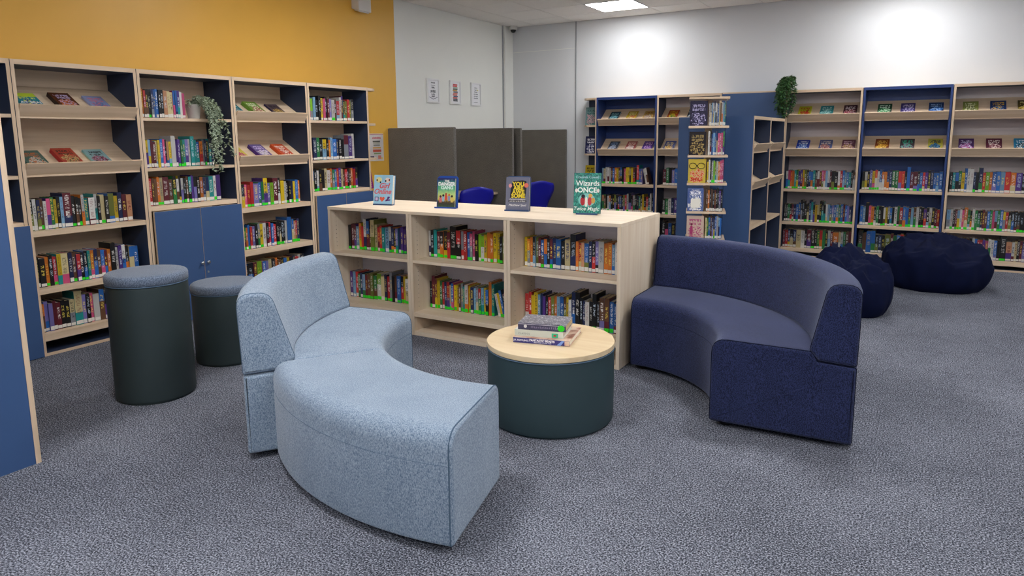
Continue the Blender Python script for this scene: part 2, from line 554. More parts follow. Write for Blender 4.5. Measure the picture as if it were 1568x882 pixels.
def bookcase(label, loc, rotz, w, h=1.9, d=0.34, inner='navy', edge='oak_z', back='oak_x', shelves=(), ledges=(), bottom=None, door=None, group=None, name='bookcase', top_edge=None, shelf_mat='oak_x'):
    t = thing(name, label, 'bookcase', loc, rotz, group)
    th = 0.021
    for x0 in (0.001, w - th - 0.001):
        mb = MB()
        side_panel(mb, x0, x0 + th, d, h, inner, edge)
        mb.build('side_panel', t)
    a, b = th + 0.001, w - th - 0.001
    MB().box(a, b, 0, d, h - 0.03, h, inner, mf=top_edge or 'oak_x', mt='oak_x').build('top_panel', t)
    MB().box(a, b, d - 0.012, d, 0.02, h - 0.03, back).build('back_panel', t)
    for z, tk in shelves:
        MB().box(a, b, 0.004, d - 0.012, z - tk, z, shelf_mat).build('shelf', t)
    for z in ledges:
        ledge(t, a, b, d, z)
    if bottom:
        z, tk = bottom
        MB().box(a, b, 0.004, d - 0.012, z - tk, z, shelf_mat).build('bottom_shelf', t)
    MB().box(a, b, 0.0, d - 0.012, 0.0, 0.02, inner, mf='oak_x').build('base_rail', t)
    if door:
        for (x0, x1, z0, z1, knob, lock) in door:
            dr = MB().box(x0, x1, -0.02, -0.001, z0, z1, 'blue', ml='oak_z', mr='oak_z', mt='oak_x').build('door', t)
            if knob:
                kx, kz = knob
                MB().lathe([(0.005, 0), (0.005, 0.012), (0.012, 0.016), (0.013, 0.022), (0.008, 0.027)], 'steel', 14).build('knob', dr, 40, (kx, -0.02, kz)).rotation_euler = (PI / 2, 0, 0)
            if lock:
                lx, lz = lock
                MB().lathe([(0.008, 0), (0.008, 0.003), (0.006, 0.004)], 'steel', 14).build('lock', dr, 40, (lx, -0.02, lz)).rotation_euler = (PI / 2, 0, 0)
    return t

LX, RY, CY = -4.92, 8.6, 3.835
R90 = PI / 2
UW = 0.8
TK = 0.022
L0Y = [1.438, 2.240, 3.042, 3.838, 4.638, 5.440]
GL = 'bookcases along the mustard wall'
bookcase('bookcase of dark empty shelves above a blue door, at left end of mustard wall', (LX, L0Y[0], 0), R90, 0.80, back='navy', shelves=[(1.566, TK), (1.184, TK), (0.889, TK)], door=[(0.0, 0.395, 0.005, 0.868, None, None), (0.399, 0.80, 0.005, 0.868, None, None)], group=GL)
bookcase('oak-backed bookcase with two display ledges behind the tall green stool', (LX, L0Y[1], 0), R90, 0.80, shelves=[(0.822, 0.034), (0.444, 0.034)], ledges=[1.553, 1.183], bottom=(0.143, 0.046), group=GL)
bookcase('bookcase with trailing pale plant above two blue cupboard doors with knobs', (LX, L0Y[2], 0), R90, 0.794, shelves=[(1.560, TK), (1.195, TK), (0.914, 0.034)], door=[(0.032, 0.411, 0.005, 0.874, (0.385, 0.44), None), (0.415, 0.794, 0.005, 0.874, (0.44, 0.44), (0.44, 0.36))], group=GL)
bookcase('bookcase with purple and orange books on its lower ledge, beside the blue cupboard doors', (LX, L0Y[3], 0), R90, 0.798, shelves=[(0.828, 0.038), (0.467, 0.045)], ledges=[1.553, 1.187], bottom=(0.143, 0.046), group=GL)
bookcase('bookcase with three book rows above blue doors, right end of mustard wall', (LX, L0Y[4], 0), R90, 0.80, shelves=[(1.567, TK), (1.199, TK), (0.907, 0.032)], door=[(0.032, 0.414, 0.005, 0.872, None, None), (0.418, 0.80, 0.005, 0.872, None, None)], group=GL)

# rounded end shelves of the left run
t = thing('end_shelf_unit', 'rounded open oak end shelves on side of last mustard wall bookcase', 'shelf', (LX, L0Y[5] + 0.002, 0), R90)
MB().box(0.0, 0.018, 0.02, 0.34, 0, 1.9, 'oak_z').build('upright', t)
for z in (1.9, 1.55, 1.2, 0.84, 0.46, 0.1):
    q = [(0.018, 0.04), (0.12, 0.045), (0.19, 0.085), (0.215, 0.16), (0.215, 0.34), (0.018, 0.34)]
    MB().prism(q, 2, z - 0.024, z, 'oak_x').build('shelf', t)

# right wall run
RX = {'A': -3.838, 'B': -3.014, 'C': -1.49, 'D': -0.696, 'E': 0.134}
GR = 'bookcases along the white back wall'
bookcase('navy-framed bookcase on back wall nearest the room corner', (RX['A'], RY, 0), 0, 0.822, d=0.29, inner='royal', edge='royal', back='royal', top_edge='royal', shelves=[(0.782, 0.034), (0.42, 0.034)], ledges=[1.548, 1.162], bottom=(0.1, 0.04), group=GR)
bookcase('oak-edged bookcase half hidden behind the free-standing blue bookcase', (RX['B'], RY, 0), 0, 0.80, d=0.29, back='grey_back', shelves=[(0.782, 0.03), (0.408, 0.033)], ledges=[1.55, 1.165], bottom=(0.1, 0.04), group=GR)
bookcase('oak-edged bookcase beneath the dark green trailing ivy', (RX['C'], RY, 0), 0, 0.79, d=0.29, back='grey_back', shelves=[(0.784, 0.03), (0.405, 0.032)], ledges=[1.552, 1.17], bottom=(0.1, 0.04), group=GR)
bookcase('navy-framed bookcase directly above the larger bean bag', (RX['D'], RY, 0), 0, 0.826, d=0.29, inner='royal', edge='royal', back='royal', top_edge='royal', shelves=[(0.795, 0.03), (0.405, 0.032)], ledges=[1.556, 1.176], bottom=(0.1, 0.04), group=GR)
bookcase('oak-edged bookcase at right edge of frame right of the navy one', (RX['E'], RY, 0), 0, 0.80, d=0.29, back='grey_back', shelves=[(0.798, 0.033), (0.405, 0.032)], ledges=[1.556, 1.176], bottom=(0.105, 0.045), group=GR)
t = thing('end_shelf_unit', 'narrow blue-backed end shelves left of the navy-framed bookcase', 'shelf', (-4.10, RY, 0), 0)
MB().box(0.03, 0.258, 0.278, 0.29, 0.0, 1.89, 'navy').build('back_panel', t)
MB().box(0.243, 0.259, 0.01, 0.278, 0.0, 1.9, 'navy', mf='oak_z').build('upright', t)
for z in (1.9, 1.548, 1.172, 0.795, 0.42, 0.1):
    q = [(0.242, 0.02), (0.10, 0.05), (0.03, 0.13), (0.0, 0.20), (0.0, 0.277), (0.242, 0.277)]
    MB().prism(q[::-1], 2, z - 0.022, z, 'oak_x').build('shelf', t)
t = thing('infill_cabinet', 'tall plain blue infill panel behind the free-standing blue bookcase', 'cabinet', (-2.208, RY, 0), 0)
MB().box(0.0, 0.712, 0.0, 0.02, 0.0, 1.885, 'blue').build('front_panel', t)
MB().box(0.0, 0.712, 0.0, 0.28, 1.886, 1.902, 'blue', mf='oak_x').build('top_panel', t)
MB().box(0.0, 0.02, 0.021, 0.28, 0.0, 1.885, 'blue').build('side_panel', t)
MB().box(0.692, 0.712, 0.021, 0.28, 0.0, 1.885, 'blue').build('side_panel', t)

# free-standing double-sided blue unit
PX, PY0, PH = -1.43, 6.71, 1.575
for k in range(2):
    bookcase(('first' if k == 0 else 'second') + ' bay of the free-standing blue bookcase, ' + ('next to the book tower' if k == 0 else 'next to the ivy bookcase'), (PX, PY0 + 0.024 + k * 0.765, 0), R90, 0.764, h=PH, d=0.335, inner='navy', back='blue', shelves=[(0.536, TK)], ledges=[1.245, 0.90], bottom=(0.1, 0.04), group='bays of the free-standing blue bookcase')
t = thing('bookcase_end_panel', 'plain blue end panel of free-standing bookcase behind the book tower', 'panel', (PX, PY0, 0))
MB().box(-0.70, 0.0, 0.0, 0.022, 0.0, PH, 'blue', mr='oak_z', ml='oak_z', mt='oak_x').build('end_board', t)
MB().box(-0.70, -0.68, 0.023, 1.55, 0.0, PH, 'blue').build('rear_board', t)
MB().box(-0.679, -0.337, 0.023, 1.55, PH - 0.02, PH, 'blue').build('top_board', t)

# big blue bookcase back at left edge, close to the camera
t = thing('bookcase', 'large plain blue bookcase back at left edge closest to the camera', 'bookcase', (-3.29, 1.43, 0))
MB().box(-0.02, 0.0, -1.6, -0.012, 0.0, 1.6, 'blue', mt='oak_x').build('back_panel', t)
MB().box(-0.36, 0.002, -0.0115, 0.01, 0.0, 1.6, 'blue', mr='oak_z').build('side_panel', t)
MB().box(-0.36, 0.002, -1.622, -1.6005, 0.0, 1.6, 'blue', mr='oak_z').build('side_panel', t)
for z in (0.1, 0.46, 0.83, 1.2, 1.6):
    MB().box(-0.36, -0.021, -1.6, -0.012, z - 0.022, z, 'oak_x').build('shelf', t)

# low centre bookcases with one long top
CXS = [-3.918, -3.137, -2.333, -1.545]
nm = ['left', 'middle', 'right']
for i in range(3):
    x0, x1 = CXS[i] + 0.001, CXS[i + 1] - 0.001
    w = x1 - x0
    lab = ['low pale oak bookcase bay at the blue doors end', 'low pale oak bookcase bay in the middle, behind the pale sofa seat', 'low pale oak bookcase bay behind the round table, touching the indigo sofa'][i]
    t = thing('low_bookcase', lab, 'bookcase', (x0, CY, 0), 0, 'low bookcases in the room centre')
    th = 0.0225
    for a in (0, w - th):
        MB().box(a, a + th, 0, 0.68, 0, 0.87, 'pale_z').build('side_panel', t)
    MB().box(th, w - th, 0.333, 0.347, 0.02, 0.869, 'white_back').build('back_panel', t)
    for ya, yb in ((0.004, 0.332), (0.348, 0.676)):
        MB().box(th, w - th, ya, yb, 0.526, 0.546, 'pale_x').build('shelf', t)
        MB().box(th, w - th, ya, yb, 0.137, 0.167, 'pale_x').build('bottom_shelf', t)
    MB().box(th, w - th, 0.002, 0.332, 0.0, 0.029, 'pale_x').build('base_board', t)
    ph = MB()
    for yy in (0.06, 0.28):
        for k in range(21):
            z = 0.2 + k * 0.032
            if abs(z - 0.536) < 0.03:
                continue
            ph.prism([(yy + 0.0028 * math.cos(q), z + 0.0028 * math.sin(q)) for q in [j * PI / 3 for j in range(6)]], 0, th - 0.001, th + 0.0004, 'dark')
    o = ph.build('peg_holes', t)
    o['kind'] = 'stuff'
tag(MB().box(CXS[0], CXS[3], CY - 0.002, CY + 0.682, 0.8705, 0.892, 'pale_x').build('worktop', bevel=0.0015), 'long pale oak top board carrying four displayed books', 'board')
# ------------------------------------------------------------------ books
PAL = {'k': ('1a191c', 'black'), 'n': ('232f5e', 'navy'), 'b': ('2c6fc0', 'blue'), 'l': ('86b3d6', 'light blue'), 't': ('1f9a98', 'teal'),
       'g': ('2f8548', 'green'), 'G': ('84c028', 'lime green'), 'y': ('e3c11e', 'yellow'), 'o': ('e6812a', 'orange'), 'r': ('cf3434', 'red'),
       'm': ('6b2230', 'maroon'), 'p': ('dd5787', 'pink'), 'u': ('59378f', 'purple'), 'v': ('8279bd', 'lavender'), 'w': ('dedbd6', 'white'),
       'c': ('d8c795', 'cream'), 'a': ('8f939c', 'grey'), 'd': ('6d4931', 'brown'), 'e': ('80873a', 'olive'), 's': ('d79a72', 'tan')}
KEYS = 'knbltgyormpuvwcade'
ORD = ['first', 'second', 'third', 'fourth', 'fifth', 'sixth', 'seventh', 'eighth', 'ninth', 'tenth', 'eleventh', 'twelfth', 'thirteenth', 'fourteenth', 'fifteenth', 'sixteenth', 'seventeenth', 'eighteenth', 'nineteenth', 'twentieth', 'twenty-first', 'twenty-second', 'twenty-third', 'twenty-fourth', 'twenty-fifth', 'twenty-sixth', 'twenty-seventh', 'twenty-eighth', 'twenty-ninth', 'thirtieth', 'thirty-first', 'thirty-second', 'thirty-third', 'thirty-fourth', 'thirty-fifth', 'thirty-sixth']
CT = 0.0018

def rgb(h):
    return hx(h, False)

def spine_cover(w, d, h, m):
    mb = MB()
    p = [(0, 0), (w, 0), (w, d), (w - CT, d), (w - CT, CT), (CT, CT), (CT, d), (0, d)]
    n = len(p)
    mb.v = [(x, y, z) for z in (0, h) for x, y in p]
    mb.face(tuple(range(n))[::-1], m)
    mb.face(tuple(range(n, 2 * n)), m)
    for i in range(n):
        j = (i + 1) % n
        mb.face((i, j, n + j, n + i), m, [(0, 0), (1, 0), (1, 1), (0, 1)] if i == 0 else None)
    return mb

def front_cover(w, t, h, m, edge):
    mb = MB()
    p = [(0, 0), (w, 0), (w, CT), (CT, CT), (CT, t - CT), (w, t - CT), (w, t), (0, t)]
    n = len(p)
    mb.v = [(x, y, z) for z in (0, h) for x, y in p]
    mb.face(tuple(range(n))[::-1], edge)
    mb.face(tuple(range(n, 2 * n)), edge)
    for i in range(n):
        j = (i + 1) % n
        mb.face((i, j, n + j, n + i), m if i == 0 else edge, [(0, 0), (1, 0), (1, 1), (0, 1)] if i == 0 else None)
    return mb

def book_colours(ch, rnd):
    b = PAL[ch][0]
    r1, r2, r3 = rnd.random(), rnd.random(), rnd.random()
    c = [max(0.003, x * (0.5 + 0.4 * r1)) for x in rgb(b)]
    split = 0.0
    ac = c
    if r2 < 0.38:
        split = 0.22 + 0.4 * r3
        ac = [x * 0.75 for x in rgb(PAL[rnd.choice(KEYS)][0])]
    lum = 0.2 * c[0] + 0.7 * c[1] + 0.1 * c[2]
    tc = rnd.choice([rgb('efece6'), rgb('e8cf5a'), rgb('efece6'), rgb('c9d8e8')]) if lum < 0.25 else rnd.choice([rgb('20202a'), rgb('7a1f24'), rgb('2a2f5e'), rgb('20202a')])
    return c, ac, list(tc), [rnd.random(), split, rnd.uniform(0.4, 0.85) if rnd.random() < 0.88 else 0.0]

class Bulk:
    def __init__(self):
        self.mb = MB()
        self.at = {'bcol': [], 'acol': [], 'tcol': [], 'bpar': []}
    def add(self, mb, mtx, cols=None):
        o = len(self.mb.v)
        self.mb.v += [tuple(mtx @ Vector(v)) for v in mb.v]
        for i, f in enumerate(mb.f):
            self.mb.face(tuple(o + k for k in f), mb.mats[mb.mi[i]], mb.uv.get(i))
            for a, c in zip(('bcol', 'acol', 'tcol', 'bpar'), cols or ((0, 0, 0),) * 4):
                self.at[a].append(c)
BULK = Bulk()
NIND = 0

def parse(spec):
    out = []
    for tok in spec.split():
        ch = tok[0]
        rest = tok[1:]
        tall = '^' in rest
        low = '_' in rest
        lean = '/' in rest
        num = rest.replace('^', '').replace('_', '').replace('/', '')
        out.append((ch, float(num) if num else 1.0, tall, low, lean))
    return out

def shelf_row(spec, loc, rotz, sb, z, x0, x1, where='', single=False, green=0.3, group='', h0=0.2, hmax=0.3, seed=1, lean_all=0.0):
    """One row of books standing on a shelf, spine out."""
    global NIND
    rnd = random.Random(seed * 101 + 5)
    items = parse(spec)
    ws = []
    for ch, f, tall, low, lean in items:
        ws.append(f * rnd.uniform(0.85, 1.15))
    TH = 0.22
    extra = (h0 + 0.04) * math.sin(TH) * 1.25 if any(i[4] for i in items) else 0.0
    k = (x1 - x0 - extra) / sum(ws)
    x = x0
    base = Matrix.Translation(Vector(loc)) @ Matrix.Rotation(rotz, 4, 'Z')
    led = False
    for n_, ((ch, f, tall, low, lean), wn) in enumerate(zip(items, ws)):
        w = wn * k - 0.0006
        h = h0 + rnd.uniform(-0.012, 0.012) + (0.034 if tall else 0) - (0.025 if low else 0)
        h = min(h, hmax)
        d = rnd.uniform(0.122, 0.135) + (0.02 if tall else 0)
        y = sb + rnd.uniform(-0.004, 0.008)
        c, ac, tc, bp = book_colours(ch, rnd)
        th = TH if lean else 0.0
        if lean and not led:
            x += h * math.sin(TH)
            led = True
        mtx = base @ Matrix.Translation((x, y, z + 0.0006)) @ Matrix.Rotation(-th, 4, 'Y')
        x += wn * k / (math.cos(th) if lean else 1)
        gl = rnd.random()
        lab = 'lab_g' if gl < green else 'lab_w'
        has = gl < 0.93
        lz = 0.004 if lab == 'lab_g' else 0.006
        lh = rnd.uniform(0.017, 0.027)
        lm = MB().box(w * 0.04, w * 0.96, -0.0007, -0.0001, lz, lz + lh, lab)
        pm = 'pages' if rnd.random() < 0.7 else 'pages_white'
        pg = MB().box(CT + 0.0001, w - CT - 0.0001, CT + 0.0001, d - 0.002, 0.002, h - 0.003, pm)
        if single:
            NIND += 1
            cov = spine_cover(w, d, h, 'spine').build('book')
            cov.matrix_world = mtx
            cov['bcol'], cov['acol'], cov['tcol'], cov['bpar'] = c, ac, tc, bp
            pg.build('page_block', cov)
            if has:
                s = lm.build('spine_sticker', cov)
                s['label'] = ('green' if lab == 'lab_g' else 'white') + ' sticker at foot of spine'
            size = 'tall ' if tall else 'thick ' if f >= 1.5 else ''
            tag(cov, '%s%s book, %s from left on %s' % (size, PAL[ch][1], ORD[n_], where), 'book', group)
        else:
            BULK.add(spine_cover(w, d, h, 'spine_bulk'), mtx, (c, ac, tc, bp))
            BULK.add(pg, mtx)
            if has:
                BULK.add(lm, mtx)

def on(y0):
    return (LX, y0, 0)

# low centre bookcases: six rows, every book a thing
CR = [('k m m l_ o r w^ b^ k c1.3^ c r r t l1.3 w n k v n u u k w k w c e', 0, 0.546, 'upper shelf of low bookcase, left bay', 0.5),
      ('u l r g n l m d e g1.4 G1.8 c1.4 n r a^ k d b1.5 k y w k b g k n', 0, 0.167, 'lower shelf of low bookcase, left bay', 0.7),
      ('w k t1.2 m k1.3 k1.4 m k2^ r1.4 a r1.2 b p p k1.2 G G y o o y y k e b1.2 o1.2 l', 1, 0.546, 'upper shelf of low bookcase, middle bay', 0.5),
      ('k m1.4^ m1.2^ y g r n r1.2 c b1.2 y1.2 y1.2 d a t w1.3 y n1.4 l1.2 a r1.2 l y b o1.3^ t1.2^ w_/ y_/ b/ k/ p_/ w_/', 1, 0.167, 'lower shelf of low bookcase, middle bay', 0.75),
      ('y o o k e m b o k m n1.3 b1.6 k1.2 c1.6 k2^ o r s b1.5 n k1.3 v w1.6 o1.4 o1.3 l w1.2 a1.2 r', 2, 0.546, 'upper shelf of low bookcase, right bay', 0.25),
      ('r1.3 r y y1.2 l n u k r e o l b1.4 d y w n1.4^ k1.4^ k n w1.3 k k1.6^ k d1.4^ d1.5^ b1.3 b k o y1.2', 2, 0.167, 'lower shelf of low bookcase, right bay', 0.3)]
for q, (sp, i, z, wh, gr) in enumerate(CR):
    xa, xb = CXS[i] + 0.03, CXS[i + 1] - 0.03
    shelf_row(sp, (xa, CY, 0), 0, 0.176, z, 0.002, xb - xa - 0.002, wh, True, gr, 'books in the low bookcases', 0.196, seed=q + 1)

# oak-backed bookcase behind the tall stool
GB = 'books on shelves along the mustard wall'
for q, (sp, z, x0, x1, wh, h0) in enumerate([
        ('k1.3 w n d w p g y k l m2.2^ k k k w t1.3_ w1.7 w k c1.4 k e1.6 y1.2 n1.2 m1.5 s1.5', 0.822, 0.035, 0.72, 'top book row behind tall stool', 0.198),
        ('k1.5 k1.4 o k1.2 r y1.2 c2.4 n d r k k t o n1.3 d b1.2 m o k1.7^ w u w1.2 k b1.4 b1.4', 0.444, 0.035, 0.735, 'middle book row behind tall stool', 0.198),
        ('o v v m m k k c1.3 c1.6^ v k p w1.3 b1.3^ k m y m m u w k n', 0.143, 0.035, 0.70, 'bottom book row behind tall stool', 0.195)]):
    shelf_row(sp, on(L0Y[1]), R90, 0.066, z, x0, x1, wh, True, 0.12, GB, h0, seed=20 + q)
shelf_row('y o r k1.2 k1.2 n b b k k s1.6 c1.4 c1.4 b b u w1.2 p1.3', on(L0Y[2]), R90, 0.05, 1.560, 0.032, 0.40, 'shelf with trailing pale plant', True, 0.08, GB, 0.2, seed=30)

# rows too small or too many to part: collected into one mass
for q, (sp, y0, sb, z, x0, x1, gr) in enumerate([
        ('a y l m m c y b p k s y w2^ u u g t v1.4 w t1.6^ t b1.4 o1.4 a n k k n', L0Y[2], 0.05, 1.195, 0.032, 0.62, 0.25),
        ('l r d d o c1.3 m2 d1.6 k1.4 w k w k d t u k1.3 k1.3 o1.5 n1.4 n1.3 t1.8 w u1.6', L0Y[2], 0.05, 0.914, 0.032, 0.66, 0.3),
        ('k k1.3 p r1.5 r1.3 v2 b g y1.5^ v G1.6 m1.8^ k1.2^ y1.3 w k k n1.2 y b1.4 o', L0Y[3], 0.05, 0.828, 0.03, 0.70, 0.35),
        ('d g o b r v1.3 k a y1.6 w1.6 k r b r1.2 k1.3 k k k w b2^ b s r n', L0Y[3], 0.05, 0.467, 0.03, 0.67, 0.45),
        ('k1.3 k1.6 m G1.6 b v c k o d k b y k n r w k', L0Y[3], 0.05, 0.143, 0.03, 0.70, 0.3),
        ('n G1.2 l k1.6 k^ y p k^ m v w1.4 d r1.4 w^ u^ k e r e k', L0Y[4], 0.05, 1.567, 0.05, 0.64, 0.05),
        ('k n1.4 g1.2 k y1.3 k o l b1.3 n k k m2^ u1.4^ w1.2^', L0Y[4], 0.05, 1.199, 0.05, 0.63, 0.1),
        ('b k w k1.2 k1.3 c1.3 w1.4 o g b r u c d r k d o r k', L0Y[4], 0.05, 0.907, 0.05, 0.66, 0.6)]):
    shelf_row(sp, on(y0), R90, sb, z, x0, x1, green=gr, seed=40 + q)
for q, (sp, u, z, x0, x1, gr) in enumerate([
        ('l c w w w m b o y d b k p y y c y m k r1.3^ b v w/ w/', 'A', 0.782, 0.07, 0.75, 0.4),
        ('s d k w o k k e k n b k e r w^ k1.4^ k w k^ n g k y^ k r k w^ k', 'A', 0.42, 0.07, 0.79, 0.1),
        ('k g w n u p k k w k r b g', 'A', 0.1, 0.07, 0.6, 0.1),
        ('m g k v b r l p g b n k o b u w k', 'B', 0.782, 0.08, 0.74, 0.1),
        ('k g w n u p k k w k r b g n k l o', 'B', 0.408, 0.08, 0.74, 0.1),
        ('k k b k n d k m k k b w', 'B', 0.1, 0.08, 0.6, 0.1),
        ('w p1.2 r o t g u u y e k b b t k w m p p l w m k1.5 k1.5 w r b l b t k d', 'C', 0.784, 0.035, 0.765, 0.4),
        ('k k g k m n b b k^ k^ k1.3 k n^ t^ k y c k^ k^ k w l b v b l g b m b v n n', 'C', 0.405, 0.035, 0.765, 0.4),
        ('m r n k1.2 n1.3 c1.8 w1.5 k m1.6 k1.6 k g r1.2 g k w1.2 m o2 c w g d m', 'C', 0.1, 0.035, 0.765, 0.1),
        ('k w k v y r w b o o n n g1.3 g1.2 r1.2 r1.2 k b1.5^ m1.3 m1.4 k b r u k n b b b1.5', 'D', 0.795, 0.04, 0.80, 0.4),
        ('b1.4 l k1.5^ p o1.2 k g k k w y a b k w1.2 g r1.3 b1.3 b m l d w k k u k w k m r', 'D', 0.405, 0.04, 0.80, 0.3),
        ('k1.3^ d1.4 b1.5^ b1.5^ k n k e1.6 m g b r k d m y n k w', 'D', 0.1, 0.04, 0.70, 0.1),
        ('k t b g y b^ w^ w^ n k n1.4^ r G1.5 o b1.5 b1.5 l1.5 r2 o1.8 u1.8 k m b g w', 'E', 0.798, 0.035, 0.77, 0.25),
        ('l1.4 w k m l w p o1.3^ g k w g k1.2 k m d b g p l g b y r k1.2 k1.2 k1.2 k1.2 k1.3 k1.4 m b', 'E', 0.405, 0.035, 0.77, 0.35),
        ('k d k w b r r u p w w b k k2^ s2 w c k m n g', 'E', 0.105, 0.2, 0.76, 0.3)]):
    shelf_row(sp, (RX[u], RY, 0), 0, 0.05, z, x0, x1, green=gr, h0=0.208, seed=60 + q)

# book tower (rotating stand with clear sides)
TWX, TWY, TWR = -1.715, 6.25, math.radians(16)
tw = thing('book_tower', 'slim book tower with oak shelves and clear acrylic sides before the blue end panel', 'display stand', (TWX, TWY, 0), TWR)
TZ = [1.735, 1.485, 1.228, 0.982, 0.728, 0.48]
for z in TZ + [0.10]:
    MB().box(-0.172, 0.172, 0.0, 0.34, z - 0.02, z, 'oak_x').build('shelf', tw, bevel=0.002)
MB().box(-0.03, 0.03, 0.17, 0.23, 0.0, 1.714, 'oak_z').build('column', tw)
MB().lathe([(0.13, 0.0), (0.13, 0.03)], 'black_plastic', 30, 0, 0.16).build('foot', tw, 40)
for xx in (-0.171, 0.142):
    MB().box(xx, xx + 0.004, 0.004, 0.33, 0.102, 1.713, 'acrylic').build('acrylic_side', tw)
for q, (sp, lean) in enumerate([('w k l w n w w b c d w l t', 0), ('w k b l b n p p p g', 0), ('y w k a G e w o p p', 0), ('d o k d k m k k u k', 0), ('c g b d n n b w l b', 0)]):
    z = TZ[q + 1]
    shelf_row(sp, (TWX, TWY, 0), TWR, 0.02, z, 0.0, 0.139, green=0.05, h0=0.198, hmax=0.21, seed=90 + q)

me = BULK.mb.mesh('shelved_books')
for a, vals in BULK.at.items():
    at = me.attributes.new(a, 'FLOAT_COLOR', 'FACE')
    at.data.foreach_set('color', [x for c in vals for x in (c[0], c[1], c[2], 1.0)])
o = put('shelved_books', me)
tag(o, 'rows of small colourful books on the farther shelves and the book tower', 'books')
o['kind'] = 'stuff'

# ---- books lying or standing face out
def face_book(w, t, h, mtx, cb, ca, ct, label, edge=None, group='books displayed face out', k=0.9, rnd=None):
    global NIND
    NIND += 1
    b = front_cover(w, t, h, 'cover', flat(edge or cb, 0.4)).build('book')
    b.matrix_world = mtx
    b['bcol'], b['acol'], b['tcol'] = [x * 0.72 for x in rgb(cb)], [x * 0.8 for x in rgb(ca)], list(rgb(ct))
    b['bpar'] = [(NIND * 0.377) % 1.0 if rnd is None else rnd, 0.0, k]
    MB().box(CT + 0.0001, w - 0.003, CT + 0.0001, t - CT - 0.0001, 0.002, h - 0.002, 'pages_white').build('page_block', b)
    return tag(b, label, 'book', group)

def on_ledge(loc, rotz, d, zb, xc, cb, ca, ct, label, w=0.13, t=0.018, h=0.198, yaw=0.0, k=0.9):
    al = math.atan2(0.178, d - 0.044)
    org = Vector((xc, 0.046 - t * math.sin(al), zb + 0.029 + 0.0165 * math.tan(al) + t * math.cos(al)))
    mtx = Matrix.Translation(Vector(loc)) @ Matrix.Rotation(rotz, 4, 'Z') @ Matrix.Translation(org) @ Matrix.Rotation(-(PI / 2 - al), 4, 'X') @ Matrix.Rotation(yaw, 4, 'Y') @ Matrix.Translation((-w / 2, 0, 0))
    return face_book(w, t, h, mtx, cb, ca, ct, label, k=k)

LB = []
for (y0, zb, lst, wh) in [
        (L0Y[1], 1.553, [(0.145, '2f9fb0', '1f3f90', 'e4ee60', 'lime and blue sea'), (0.36, '2a1512', 'd8752a', 'b9a9c9', 'dark fiery'), (0.585, '9fa8d4', '4f78b0', 'c86a78', 'pale lilac')], 'upper ledge behind the tall stool'),
        (L0Y[1], 1.183, [(0.135, '1f5f54', 'd9cfc0', 'b5683a', 'dark green'), (0.34, 'b51f24', 'd8b47a', '3a2a24', 'bright red'), (0.55, '8fc4c4', 'b05a74', '26242c', 'pale aqua')], 'lower ledge behind the tall stool'),
        (L0Y[3], 1.553, [(0.10, '1f7f8c', '2f5f74', 'd4e0dc', 'teal'), (0.31, '74a83a', 'a8303f', 'e4e8c8', 'green and red'), (0.55, '2a2450', 'd8b060', '14141a', 'dark blue and gold')], 'upper ledge right of trailing plant'),
        (L0Y[3], 1.187, [(0.11, 'e4d64a', 'e0c08a', 'b83a6a', 'yellow'), (0.345, '4f2a8f', 'd9d0c8', 'c9b8e0', 'purple'), (0.585, 'dd5a2a', 'c23a22', 'f0e4d8', 'orange')], 'lower ledge right of trailing plant')]:
    for i, (x, cb, ca, ct, nm_) in enumerate(lst):
        LB.append(on_ledge(on(y0), R90, 0.34, zb, x, cb, ca, ct, '%s book, %s from left on %s' % (nm_, ORD[i], wh), t=0.03 if i == 1 or cb == 'dd5a2a' else 0.016))
